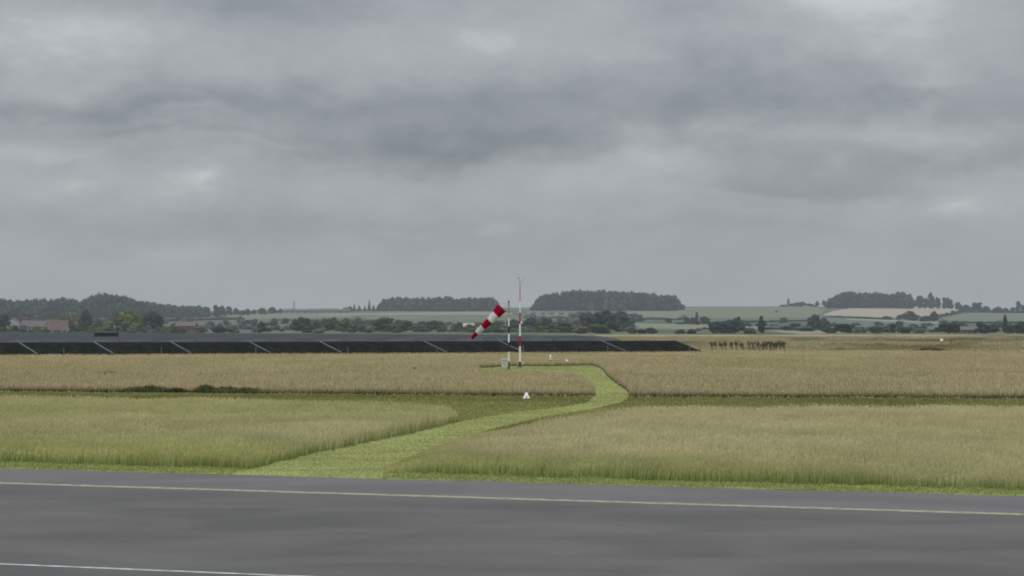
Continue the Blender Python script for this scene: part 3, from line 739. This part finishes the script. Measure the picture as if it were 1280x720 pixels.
# mid-distance trees and bushes: (px, top, base, width, kind, foliage, label)
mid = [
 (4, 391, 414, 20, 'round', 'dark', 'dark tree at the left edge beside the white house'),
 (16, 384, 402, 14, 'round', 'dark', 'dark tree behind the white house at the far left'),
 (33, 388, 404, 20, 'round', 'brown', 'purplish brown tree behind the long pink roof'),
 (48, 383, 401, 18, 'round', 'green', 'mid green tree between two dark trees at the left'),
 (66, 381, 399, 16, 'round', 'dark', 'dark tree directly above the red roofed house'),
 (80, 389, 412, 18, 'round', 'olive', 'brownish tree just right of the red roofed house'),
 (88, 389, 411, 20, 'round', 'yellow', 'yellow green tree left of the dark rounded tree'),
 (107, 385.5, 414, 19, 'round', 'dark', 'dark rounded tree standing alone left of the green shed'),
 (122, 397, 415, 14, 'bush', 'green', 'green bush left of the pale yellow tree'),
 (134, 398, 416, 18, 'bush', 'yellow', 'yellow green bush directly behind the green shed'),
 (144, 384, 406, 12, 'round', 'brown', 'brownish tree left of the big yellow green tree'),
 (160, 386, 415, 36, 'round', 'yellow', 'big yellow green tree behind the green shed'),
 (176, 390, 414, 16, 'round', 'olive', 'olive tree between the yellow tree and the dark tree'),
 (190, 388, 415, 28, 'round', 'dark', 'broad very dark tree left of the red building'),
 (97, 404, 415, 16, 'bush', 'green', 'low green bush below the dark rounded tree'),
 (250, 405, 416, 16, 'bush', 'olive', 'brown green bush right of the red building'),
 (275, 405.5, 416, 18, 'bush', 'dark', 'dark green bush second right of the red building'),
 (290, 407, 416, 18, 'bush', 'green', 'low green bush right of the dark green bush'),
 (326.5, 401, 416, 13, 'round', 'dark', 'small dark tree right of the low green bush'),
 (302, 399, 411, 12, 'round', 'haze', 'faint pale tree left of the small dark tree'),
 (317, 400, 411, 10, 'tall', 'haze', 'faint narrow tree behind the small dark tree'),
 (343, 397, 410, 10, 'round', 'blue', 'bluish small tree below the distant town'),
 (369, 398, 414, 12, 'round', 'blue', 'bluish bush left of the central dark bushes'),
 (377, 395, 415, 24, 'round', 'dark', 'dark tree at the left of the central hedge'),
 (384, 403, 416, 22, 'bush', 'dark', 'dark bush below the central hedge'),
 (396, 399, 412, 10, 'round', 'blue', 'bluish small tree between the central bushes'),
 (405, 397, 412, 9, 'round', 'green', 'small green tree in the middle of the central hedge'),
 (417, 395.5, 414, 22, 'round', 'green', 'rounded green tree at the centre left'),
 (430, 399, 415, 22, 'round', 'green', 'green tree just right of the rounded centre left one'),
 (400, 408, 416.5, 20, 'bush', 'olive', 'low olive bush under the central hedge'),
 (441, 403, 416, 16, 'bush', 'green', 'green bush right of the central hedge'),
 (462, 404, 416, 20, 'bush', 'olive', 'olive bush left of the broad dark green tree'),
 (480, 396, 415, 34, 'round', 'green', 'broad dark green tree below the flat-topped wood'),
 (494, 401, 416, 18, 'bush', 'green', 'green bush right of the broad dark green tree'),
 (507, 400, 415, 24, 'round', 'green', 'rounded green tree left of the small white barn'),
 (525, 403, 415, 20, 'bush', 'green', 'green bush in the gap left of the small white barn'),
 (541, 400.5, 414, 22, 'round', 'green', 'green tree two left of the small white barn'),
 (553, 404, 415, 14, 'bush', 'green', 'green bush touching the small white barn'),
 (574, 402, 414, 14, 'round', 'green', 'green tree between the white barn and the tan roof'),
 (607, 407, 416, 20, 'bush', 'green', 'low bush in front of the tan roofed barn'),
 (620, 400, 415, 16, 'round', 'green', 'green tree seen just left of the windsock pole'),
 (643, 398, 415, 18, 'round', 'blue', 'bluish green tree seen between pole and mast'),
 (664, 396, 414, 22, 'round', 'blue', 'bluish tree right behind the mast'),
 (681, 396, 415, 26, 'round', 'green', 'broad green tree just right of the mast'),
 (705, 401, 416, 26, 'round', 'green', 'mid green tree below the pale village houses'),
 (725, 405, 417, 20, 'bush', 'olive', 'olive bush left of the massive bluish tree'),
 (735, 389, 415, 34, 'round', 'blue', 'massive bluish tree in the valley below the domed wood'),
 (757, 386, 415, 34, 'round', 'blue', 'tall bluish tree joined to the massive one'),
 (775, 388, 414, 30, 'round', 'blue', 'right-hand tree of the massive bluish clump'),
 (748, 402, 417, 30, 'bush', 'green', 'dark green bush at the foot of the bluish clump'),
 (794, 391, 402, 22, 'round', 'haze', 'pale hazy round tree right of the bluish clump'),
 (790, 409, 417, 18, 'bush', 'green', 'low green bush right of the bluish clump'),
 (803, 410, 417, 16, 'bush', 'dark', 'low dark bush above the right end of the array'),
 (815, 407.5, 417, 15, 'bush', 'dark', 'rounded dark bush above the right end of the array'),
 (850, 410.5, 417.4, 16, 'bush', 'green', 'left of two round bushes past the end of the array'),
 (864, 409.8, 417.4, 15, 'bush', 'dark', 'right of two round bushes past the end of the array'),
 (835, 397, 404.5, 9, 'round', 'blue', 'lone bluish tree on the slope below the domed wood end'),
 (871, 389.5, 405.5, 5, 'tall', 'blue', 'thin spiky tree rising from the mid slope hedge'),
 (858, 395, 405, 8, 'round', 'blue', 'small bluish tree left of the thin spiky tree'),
 (866, 396, 406, 16, 'round', 'blue', 'bluish tree below the thin spiky tree'),
 (880, 395, 406, 16, 'round', 'blue', 'bluish tree right of the thin spiky tree'),
 (897, 401, 416.8, 26, 'round', 'blue', 'dark bluish tree left of the tall square clump'),
 (912, 399, 416.8, 26, 'round', 'blue', 'second dark bluish tree of the valley clump'),
 (923, 394.5, 416.6, 16, 'round', 'blue', 'highest dark bluish tree of the valley clump'),
 (938, 408, 417.2, 20, 'bush', 'olive', 'dull olive bush left of the upright dark tree'),
 (952.5, 394.5, 417, 11, 'tall', 'dark', 'upright narrow dark tree standing on the field edge'),
 (970.5, 387.5, 390.5, 4, 'bush', 'wood', 'single tiny bush on the bare green hillside'),
 (980, 396, 404, 12, 'round', 'green', 'small tree above the valley hedge'),
 (988, 406, 413, 28, 'bush', 'blue', 'long bluish bush left of the pale track'),
 (1006, 408, 414, 24, 'bush', 'blue', 'second long bluish bush near the pale track'),
 (1018, 392, 412, 20, 'round', 'blue', 'big bluish tree left of the beige field'),
 (1030, 396, 414, 18, 'round', 'blue', 'bluish tree touching the beige field corner'),
 (1053, 404, 417, 26, 'round', 'dark', 'broad dark tree on the field edge below the beige field'),
 (1036, 408, 416.5, 22, 'bush', 'blue', 'bluish bush left of the broad dark tree'),
 (1075, 408, 416.5, 18, 'bush', 'haze', 'hazy bush right of the broad dark tree'),
 (1095, 405, 416.8, 22, 'bush', 'blue', 'bluish bush left of the small dark round tree'),
 (1116, 404, 417, 9, 'round', 'dark', 'small dark tree between bluish bushes'),
 (1130, 407, 416.6, 18, 'bush', 'blue', 'bluish bush right of the small dark tree'),
 (1150, 409, 416.6, 20, 'bush', 'haze', 'pale bush left of the dark hedge trees'),
 (1137, 388, 401, 24, 'round', 'wood', 'dome shaped dark tree overlapping the beige field'),
 (1125, 393, 400, 12, 'round', 'wood', 'small dark tree left of the dome shaped one'),
 (1110, 394, 399.4, 14, 'bush', 'wood', 'low hedge clump under the beige field'),
 (1157, 394.5, 402, 18, 'round', 'wood', 'dark tree right of the dome shaped one'),
 (1168, 388, 402, 11, 'round', 'wood', 'upright hazy tree right of the beige field middle'),
 (1180, 403, 417, 22, 'round', 'dark', 'dark tree left of the pink walled barn'),
 (1192, 402, 417, 18, 'round', 'dark', 'second dark tree left of the pink walled barn'),
 (1226, 401, 417, 16, 'round', 'blue', 'dark tree right of the pink walled barn'),
 (1240, 404, 417, 22, 'round', 'blue', 'second tree right of the pink walled barn'),
 (1256, 393, 416, 7, 'tall', 'dark', 'narrow leaning dark tree near the right edge'),
 (1262, 404, 417, 16, 'round', 'blue', 'bluish tree just right of the narrow leaning one'),
 (1276, 402, 417, 22, 'round', 'dark', 'dark tree at the right edge of the view'),
]
for m_ in mid:
    bush = m_[4] == 'bush'
    plant(m_[0], m_[1], m_[2], m_[3] * 1.08, m_[4], m_[5], m_[6], 'bush' if bush else 'tree', 'bush' if bush else 'tree', None)
# hedges: individual bushes in lines
def hedge(x0, y0, x1, y1, hpx, leafm, label, group, step=6):
    n = int(abs(x1 - x0) / step)
    for i in range(n + 1):
        t = i / max(n, 1); px = x0 + (x1 - x0) * t + random.uniform(-1, 1); py = y0 + (y1 - y0) * t
        plant(px, py - hpx * random.uniform(.7, 1.35), py, step * 2.1, 'bush', leafm, label, 'hedge_bush', 'bush', group, True)
hedge(1035, 396.5, 1105, 399.5, 2.4, 'wood', 'dark hedge bush along the lower edge of the beige field', 'hedge under the beige field')
hedge(1175, 397, 1212, 388.5, 5, 'wood', 'dark hedge bush climbing to the skyline at the right', 'climbing hedge at the right', 5)
hedge(1212, 390.5, 1282, 391.5, 3.2, 'wood', 'dark hedge bush under the right skyline', 'hedge under the right skyline', 6)
hedge(1180, 404, 1285, 404.5, 3.6, 'wood', 'hazy hedge bush across the slope at the right', 'slope hedge at the right', 7)
hedge(850, 405.4, 1010, 401.4, 3, 'blue', 'bluish hedge bush across the middle slope', 'hedge across the middle slope', 7)
hedge(955, 411.6, 1050, 413, 3.2, 'blue', 'bluish hedge bush along the valley track', 'hedge along the valley track', 7)
hedge(1060, 413, 1175, 414.4, 3.6, 'haze', 'grey green bush of the valley bottom hedge at the right', 'valley bottom hedge right', 8)
hedge(200, 410.5, 360, 412.5, 4.2, 'haze', 'grey green bush of the valley bottom hedge at the left', 'valley bottom hedge left', 8)
hedge(350, 401, 470, 402, 2.6, 'haze', 'grey green bush of the hedge below the distant town', 'hedge below the distant town', 8)
hedge(200, 402, 300, 399.5, 4, 'wood', 'hazy bush below the left ridge wood', 'bushes below the left ridge wood', 8)
hedge(-20, 404, 200, 404, 6, 'dark', 'dark bush behind the houses on the left', 'bushes behind the left houses', 9)
hedge(10, 416.5, 220, 416.8, 3.6, 'green', 'green garden bush right behind the solar array', 'garden bushes behind the array', 9)
hedge(660, 397.5, 860, 400, 3, 'blue', 'bluish hedge bush below the domed wood', 'hedge below the domed wood', 8)
hedge(560, 414.5, 730, 416, 4.5, 'green', 'green bush low in the valley behind windsock and mast', 'low bushes behind the windsock', 9)
def scatter(x0, x1, ya, yb, n, wr, hr, leafs, label, group):
    for i in range(n):
        px = x0 + (x1 - x0) * (i + random.random()) / n; b_ = random.uniform(ya, yb)
        plant(px, b_ - random.uniform(*hr), b_, random.uniform(*wr), random.choice(['wood', 'bush']), random.choice(leafs), label, 'valley_tree', 'tree', group, True)
scatter(200, 480, 404, 416, 64, (8, 20), (4, 10), ['haze', 'blue', 'haze'], 'soft grey green tree scattered over the valley left of centre', 'scattered valley trees left of centre')
scatter(430, 650, 408, 416, 44, (12, 24), (6, 12), ['green', 'olive', 'blue'], 'green tree of the dense valley belt behind the drooping sock', 'dense valley belt behind the sock')
scatter(650, 790, 404, 415, 44, (14, 26), (7, 14), ['blue', 'green', 'haze'], 'bluish green tree of the dense valley belt right of the mast', 'dense valley belt right of the mast')
scatter(720, 790, 400, 412, 12, (16, 28), (9, 13), ['blue', 'haze'], 'bluish tree filling the massive clump below the domed wood', 'trees filling the bluish clump')
scatter(0, 240, 400, 415, 46, (12, 22), (6, 12), ['dark', 'haze', 'blue', 'green'], 'hazy tree between the left ridge wood and the houses', 'trees behind the left houses')
scatter(870, 1040, 406, 414, 16, (10, 20), (3, 6), ['haze', 'blue'], 'soft grey bush in the valley below the bare green hill', 'scattered bushes below the bare hill')
scatter(1040, 1285, 407, 416, 34, (12, 24), (4, 9), ['haze', 'blue', 'wood'], 'soft grey green tree of the valley belt at the right', 'valley belt at the right')
scatter(0, 240, 415, 417.3, 40, (9, 16), (6, 12), ['green', 'haze', 'dark'], 'garden tree standing in front of the houses on the left', 'garden trees in front of the left houses')
# row of staked saplings past the array
for i, px in enumerate([889, 893.5, 901, 906, 914, 920, 927, 935.5, 941, 947, 953, 957, 962, 966, 969, 974.5, 979]):
    dens = px > 945
    plant(px, 425.6 + random.uniform(-.6, .8), 440.2, (7 if dens else 5.5) * random.uniform(.9, 1.4), 'bare', 'twig', 'thin young tree in the row of saplings right of the array', 'sapling', 'sapling', 'row of saplings past the solar array')
    b = MB(); x, y, h = ground(px, 440.4); b.tube([(0, 0, 0), (0, 0, 1.75)], .05, M['brown'], 6); st_ = b.build('stake', None, (x + .2, y - .4, 0)); tag(st_, 'brown wooden stake in the row of saplings right of the array', 'stake', 'stakes supporting the saplings')
# weeds along the ditch
weeds = [(258, 475.5, 489.8, 24, 'weed', 'dark rounded weed clump at the cut strip edge on the left'), (187, 476.5, 489.3, 22, 'weed', 'dark spreading weed clump left of the rounded one'), (204, 478, 489.4, 20, 'weed', 'brownish weed clump between two darker ones'),
         (168, 479, 489.2, 22, 'weed', 'low leafy weed clump leftmost along the cut strip'), (222, 481, 489.5, 22, 'brown', 'brown withered weed clump right of the spreading one'), (283, 478, 489.8, 28, 'olive', 'straw coloured weed clump right of the dark rounded one'), (312, 478.5, 490, 30, 'olive', 'rightmost straw coloured weed clump along the cut strip'),
         (135, 463.5, 469.4, 28, 'weed', 'lone dark patch of weeds in the tan field on the left'), (679, 572, 592, 5, 'weed', 'lone dark thistle clump beside the runway verge'), (518, 458.2, 463.5, 5, 'weed', 'tiny dark weed in the tan field left of the windsock'),
         (1166, 434.5, 438, 32, 'olive', 'long low dark scrub in the right-hand pasture')]
for (px, t, b_, w, lf, lb) in weeds: plant(px, t + (1.2 if b_ > 480 else -1.8), b_ + 1.0, w * 1.7, 'weed', lf, lb, 'weed_clump', 'weeds', None)

# ------------------------------------------------------------------ buildings
def house(px, top, bot, w, wallm, roofm, label, name='house', rz=0, depth=8, ridge_along=True, windows=3, roof_frac=.5, chimney=True, cat='house'):
    x, y, h = ground(px, bot); kk = y / F; W = w * kk; H = (bot - top) * kk; wh = H * (1 - roof_frac); D = depth
    o = thing(name, label, cat, (x, y, h), rz)
    b = MB(); b.box(0, 0, wh / 2, W, D, wh, M[wallm])
    if ridge_along:
        b.add([(-W / 2, -D / 2, wh), (-W / 2, D / 2, wh), (-W / 2, 0, H - .05)], [(0, 1, 2)], M[wallm]); b.add([(W / 2, -D / 2, wh), (W / 2, D / 2, wh), (W / 2, 0, H - .05)], [(2, 1, 0)], M[wallm])
    else:
        b.add([(-W / 2, -D / 2, wh), (W / 2, -D / 2, wh), (0, -D / 2, H - .05)], [(0, 1, 2)], M[wallm]); b.add([(-W / 2, D / 2, wh), (W / 2, D / 2, wh), (0, D / 2, H - .05)], [(2, 1, 0)], M[wallm])
    b.build('wall', o)
    b = MB(); e = .35
    if ridge_along:
        A = [(-W / 2 - e, -D / 2 - e, wh - .1), (W / 2 + e, -D / 2 - e, wh - .1), (W / 2 + e, 0, H), (-W / 2 - e, 0, H), (-W / 2 - e, D / 2 + e, wh - .1), (W / 2 + e, D / 2 + e, wh - .1)]
    else:
        A = [(-W / 2 - e, D / 2 + e, wh - .1), (-W / 2 - e, -D / 2 - e, wh - .1), (0, -D / 2 - e, H), (0, D / 2 + e, H), (W / 2 + e, D / 2 + e, wh - .1), (W / 2 + e, -D / 2 - e, wh - .1)]
    lo = [(p[0], p[1], p[2] - .18) for p in A]
    b.add(A + lo, [(0, 1, 2, 3), (3, 2, 5, 4), (9, 8, 7, 6), (10, 11, 8, 9), (0, 6, 7, 1), (4, 5, 11, 10), (1, 7, 8, 2), (2, 8, 11, 5), (0, 3, 9, 6), (3, 4, 10, 9)], M[roofm])
    rf = b.build('roof', o)
    if chimney:
        b = MB(); b.box(W * .28 if ridge_along else 0, 0, H + .25, .7, .7, 1.3, M['brick']); b.build('chimney', rf)
    if wh > 1.2:
        b = MB(); b.box(W * .02, -D / 2 - .02, min(wh * .42, 1.05), 1.0, .05, min(wh * .84, 2.1), M['shed']); b.build('door', o)
        for i in range(windows):
            fx = (i + .5) / windows - .5
            if abs(fx) < .12: continue
            b = MB(); b.box(fx * W, -D / 2 - .015, wh * .55, 1.1, .05, min(1.2, wh * .45), M['window']); b.build('window', o)
    return o
house(17, 397.5, 413, 14, 'plaster', 'slate', 'white walled house at the far left with a grey roof', roof_frac=.35, ridge_along=False)
house(45, 400.5, 414.5, 34, 'grey_wall', 'pinktile', 'long low house with a faded pinkish roof', roof_frac=.55, depth=9, windows=5)
house(73, 400, 416.6, 24, 'plaster', 'tile', 'house with a big dull red roof left of the dark rounded tree', roof_frac=.75, depth=9, windows=4)
house(62, 401, 416.2, 8, 'plaster', 'tile', 'narrow pale gable attached left of the red roofed house', roof_frac=.35, ridge_along=False, windows=1, depth=6, chimney=False)
house(233, 402, 415.8, 23, 'brick', 'pinktile', 'reddish brick building left of the brown green bush', roof_frac=.38, depth=10, windows=5)
house(563.5, 405, 413.4, 7, 'plaster', 'plaster', 'small white barn between green trees', 'barn', roof_frac=.35, windows=1, depth=6, chimney=False, ridge_along=False, cat='barn')
house(592, 404, 411.2, 28, 'plaster', 'tanroof', 'long pale barn with a tan roof behind the sock', 'barn', roof_frac=.6, windows=3, depth=12, chimney=False, cat='barn')
house(1210, 408, 416.9, 20, 'pinktile', 'slate', 'pink walled barn among dark trees at the right', 'barn', roof_frac=.45, windows=2, depth=9, chimney=False, cat='barn')
for i, (px, t, b_, w) in enumerate([(667, 389, 393, 6), (679, 389, 393.5, 5), (689, 388.6, 394, 8), (702, 389.2, 394, 6), (713, 389, 393.6, 7)]):
    o = house(px, t, b_, w, 'grey_wall' if i % 2 else 'plaster', 'pinktile', 'pale hazy house in the village below the domed wood', roof_frac=.45, windows=2, depth=7, chimney=False); o['group'] = 'hazy village houses'
for i in range(11):
    o = house(358 + i * 7.6, 385.6 + random.uniform(0, .8), 391.4, random.uniform(5, 8), 'grey_wall', random.choice(['slate', 'pinktile']), 'pale low house of the distant town on the skyline', roof_frac=.4, windows=2, depth=9, chimney=False); o['group'] = 'distant town houses'
# church with spire on the bare skyline
x, y, h = ground(985.5, 383)
ch = thing('church', 'tiny church tower with a spire on the bare skyline', 'church', (x, y, h)); b = MB(); b.box(0, 0, 3, 3.2, 3.2, 6, M['slate']); b.build('tower', ch)
b = MB(); b.tube([(0, 0, 6), (0, 0, 11.2)], [2.2, .15], M['slate'], 4); b.build('spire', ch)
# pylons
def pylon(px, top, bot, wpx, mat, label):
    x, y, h = ground(px, bot); kk = y / F; H = (bot - top) * kk; W = wpx * kk; o = thing('pylon', label, 'pylon', (x, y, h)); b = MB(); r = .16
    for sx in (-1, 1):
        for sy in (-1, 1): b.tube([(sx * W * .35, sy * W * .35, 0), (sx * W * .08, sy * W * .08, H * .6), (sx * .1, sy * .1, H)], [r, r, r * .6], M[mat], 5)
    for i in range(6):
        z0, z1 = H * .1 * i, H * .1 * (i + 1); w0 = W * (.35 - .27 * z0 / (H * .6)); w1 = W * (.35 - .27 * z1 / (H * .6))
        b.tube([(-w0, -w0, z0), (w1, -w1, z1)], r * .6, M[mat], 4); b.tube([(w0, -w0, z0), (-w1, -w1, z1)], r * .6, M[mat], 4)
    b.build('lattice', o)
    for z in (.68, .8, .92):
        q = MB(); q.tube([(-W * .42, 0, H * z), (0, 0, H * z + .3), (W * .42, 0, H * z)], r * .8, M[mat], 4); q.build('crossarm', o)
pylon(367.5, 375.5, 389, 5, 'slate', 'thin lattice pylon on the skyline above the distant town')
pylon(740, 376.5, 389, 6, 'rail', 'left of two pale pylons in front of the domed wood')
pylon(757, 376.5, 389, 6, 'rail', 'right of two pale pylons in front of the domed wood')

# ------------------------------------------------------------------ world: overcast sky
w = bpy.data.worlds.new('World'); sc.world = w; w.use_nodes = True; nt = w.node_tree; nt.nodes.clear()
N = nt.nodes.new; Lk = nt.links.new
SUN_EL, SUN_AZ = R(52), R(200)
def math_(op, a, b=None, clamp=False):
    n = N('ShaderNodeMath'); n.operation = op; n.use_clamp = clamp
    for i, v in enumerate((a, b)):
        if v is None: continue
        if isinstance(v, (int, float)): n.inputs[i].default_value = v
        else: Lk(v, n.inputs[i])
    return n.outputs[0]
tc = N('ShaderNodeTexCoord'); sp = N('ShaderNodeSeparateXYZ'); Lk(tc.outputs['Generated'], sp.inputs[0])
az = math_('ARCTAN2', sp.outputs['X'], sp.outputs['Y']); el = math_('ARCSINE', sp.outputs['Z'])
cv = N('ShaderNodeCombineXYZ'); Lk(math_('MULTIPLY', az, F / 1000), cv.inputs[0]); Lk(math_('MULTIPLY', el, F / 1000), cv.inputs[1])   # 1 unit = 1000 px
def wn(sx, sy, scale, det, rough, dist=0, off=0):
    m = N('ShaderNodeMapping'); m.inputs['Scale'].default_value = (sx, sy, 1); m.inputs['Location'].default_value = (off, off * .7, 0); Lk(cv.outputs[0], m.inputs[0])
    n = N('ShaderNodeTexNoise'); n.inputs['Scale'].default_value = scale; n.inputs['Detail'].default_value = det; n.inputs['Roughness'].default_value = rough; n.inputs['Distortion'].default_value = dist; Lk(m.outputs[0], n.inputs['Vector']); return n
big = wn(1, 3.2, 2.1, 7, .52, .3, 4); med = wn(1, 2.0, 6, 6, .55, .2, 11); fine = wn(1, 1.5, 15, 5, .55, .1, 21)
# warp for the cloud masses
wpn = wn(1, 1.8, 6, 4, .6, 0, 31)
wc = N('ShaderNodeVectorMath'); wc.operation = 'SUBTRACT'; Lk(wpn.outputs['Color'], wc.inputs[0]); wc.inputs[1].default_value = (.5, .5, .5)
ws_ = N('ShaderNodeVectorMath'); ws_.operation = 'MULTIPLY'; Lk(wc.outputs[0], ws_.inputs[0]); ws_.inputs[1].default_value = (.15, .085, 0)
wa = N('ShaderNodeVectorMath'); Lk(cv.outputs[0], wa.inputs[0]); Lk(ws_.outputs[0], wa.inputs[1])
blobs = [(570, 187, 310, 22, -.30), (640, 168, 150, 14, -.08), (720, 148, 300, 18, -.12), (120, 145, 200, 16, -.30), (330, 125, 230, 16, -.20), (830, 110, 260, 34, -.22), (1010, 135, 230, 20, -.18), (1180, 195, 180, 22, -.24), (960, 222, 150, 15, -.16), (330, 5, 110, 24, -.2), (60, 90, 120, 14, -.08), (1260, 110, 90, 30, -.1),
         (110, 45, 130, 40, .30), (640, 55, 180, 36, .16), (1085, -2, 110, 22, .42), (1150, 45, 130, 34, .20), (820, 192, 62, 20, .36), (740, 215, 150, 20, .16), (700, 250, 200, 35, .10), (256, 232, 32, 13, .30), (95, 240, 50, 15, .22), (300, 205, 120, 14, .08), (50, 200, 90, 10, .18), (250, 145, 60, 6, .14), (230, 317, 50, 10, .09), (1195, 262, 36, 12, .22), (1080, 250, 120, 22, .08), (622, 290, 24, 8, .12), (510, 292, 30, 8, .07), (950, 40, 120, 26, .10), (1170, 100, 50, 10, .16), (1060, 165, 110, 8, .10), (330, 182, 120, 8, .10),
         (250, 285, 300, 22, -.14), (900, 250, 160, 10, -.10), (1050, 232, 160, 8, -.12), (860, 275, 140, 10, -.08), (200, 172, 150, 8, -.14)]
acc = None
for (bx, by, rx, ry, am) in blobs:
    s = N('ShaderNodeVectorMath'); s.operation = 'SUBTRACT'; Lk(wa.outputs[0], s.inputs[0]); s.inputs[1].default_value = ((bx - 640) / 1000, (HY - by) / 1000, 0)
    d = N('ShaderNodeVectorMath'); d.operation = 'MULTIPLY'; Lk(s.outputs[0], d.inputs[0]); d.inputs[1].default_value = (1000 / rx, 1000 / ry, 0)
    l = N('ShaderNodeVectorMath'); l.operation = 'DOT_PRODUCT'; Lk(d.outputs[0], l.inputs[0]); Lk(d.outputs[0], l.inputs[1])
    e = math_('MULTIPLY', math_('EXPONENT', math_('MULTIPLY', l.outputs['Value'], -.9)), am)
    acc = e if acc is None else math_('ADD', acc, e)
# noise detail fades towards the horizon
fade = N('ShaderNodeMapRange'); Lk(el, fade.inputs[0]); fade.inputs[1].default_value = .004; fade.inputs[2].default_value = .055; fade.inputs[3].default_value = .12; fade.inputs[4].default_value = 1
nz = math_('ADD', math_('MULTIPLY', math_('SUBTRACT', big.outputs['Fac'], .5), .60), math_('ADD', math_('MULTIPLY', math_('SUBTRACT', med.outputs['Fac'], .5), .55), math_('MULTIPLY', math_('SUBTRACT', fine.outputs['Fac'], .5), .30)))
val = math_('ADD', math_('MULTIPLY', nz, fade.outputs[0]), math_('MULTIPLY', acc, 1.1))
puff = wn(1, 1.7, 9, 7, .6, .0, 47)
pr = N('ShaderNodeMapRange'); pr.interpolation_type = 'SMOOTHSTEP'; Lk(puff.outputs['Fac'], pr.inputs[0]); pr.inputs[1].default_value = .50; pr.inputs[2].default_value = .64
pm_ = N('ShaderNodeMapRange'); Lk(el, pm_.inputs[0]); pm_.inputs[1].default_value = .018; pm_.inputs[2].default_value = .045; pm_.inputs[3].default_value = .0; pm_.inputs[4].default_value = .09
pk = N('ShaderNodeMapRange'); Lk(big.outputs['Fac'], pk.inputs[0]); pk.inputs[1].default_value = .42; pk.inputs[2].default_value = .6
val = math_('ADD', val, math_('MULTIPLY', math_('MULTIPLY', pr.outputs[0], pm_.outputs[0]), pk.outputs[0]))
val = math_('ADD', val, .49, True)
ramp = N('ShaderNodeValToRGB'); Lk(val, ramp.inputs[0]); cr = ramp.color_ramp
cr.elements[0].position = 0; cr.elements[0].color = (.212, .238, .262, 1); cr.elements[1].position = 1; cr.elements[1].color = (.56, .585, .615, 1)
e = cr.elements.new(.5); e.color = (.365, .394, .420, 1); e = cr.elements.new(.72); e.color = (.425, .452, .472, 1)
# an overcast vault is brighter overhead than at the horizon
vault = N('ShaderNodeMapRange'); Lk(sp.outputs['Z'], vault.inputs[0]); vault.inputs[1].default_value = .11; vault.inputs[2].default_value = .9; vault.inputs[3].default_value = 1.0; vault.inputs[4].default_value = 3.95
vm = N('ShaderNodeMix'); vm.data_type = 'RGBA'; vm.blend_type = 'MULTIPLY'; vm.inputs[0].default_value = 1; vm.clamp_result = False
Lk(ramp.outputs[0], vm.inputs[6]); Lk(vault.outputs[0], vm.inputs[7])
sky = N('ShaderNodeTexSky'); sky.sky_type = 'NISHITA'; sky.sun_disc = False; sky.sun_elevation = SUN_EL; sky.sun_rotation = SUN_AZ
b1 = N('ShaderNodeBackground'); Lk(sky.outputs[0], b1.inputs[0]); b1.inputs[1].default_value = .05
b2 = N('ShaderNodeBackground'); Lk(vm.outputs[2], b2.inputs[0]); b2.inputs[1].default_value = 1.0
mxs = N('ShaderNodeMixShader'); mxs.inputs[0].default_value = .95; Lk(b1.outputs[0], mxs.inputs[1]); Lk(b2.outputs[0], mxs.inputs[2])
wo = N('ShaderNodeOutputWorld'); Lk(mxs.outputs[0], wo.inputs[0])

sl = bpy.data.lights.new('sun', 'SUN'); sl.energy = .9; sl.angle = R(20); sl.color = (1, .97, .92)
so = bpy.data.objects.new('sun', sl); col.objects.link(so)
dirv = Vector((math.sin(SUN_AZ) * math.cos(SUN_EL), math.cos(SUN_AZ) * math.cos(SUN_EL), math.sin(SUN_EL)))
so.rotation_euler = dirv.to_track_quat('Z', 'Y').to_euler()

cam = bpy.data.cameras.new('camera'); co = bpy.data.objects.new('camera', cam); col.objects.link(co)
cam.sensor_width = 36; cam.lens = 36 * F / 1280; cam.clip_start = 1; cam.clip_end = 40000
co.location = (0, 0, EYE); co.rotation_euler = (R(90) + math.atan((HY - 360) / F), 0, 0)
sc.camera = co
sc.cycles.filter_width = 1.9
sc.view_settings.view_transform = 'Standard'; sc.view_settings.look = 'None'; sc.view_settings.exposure = 0; sc.view_settings.gamma = 1
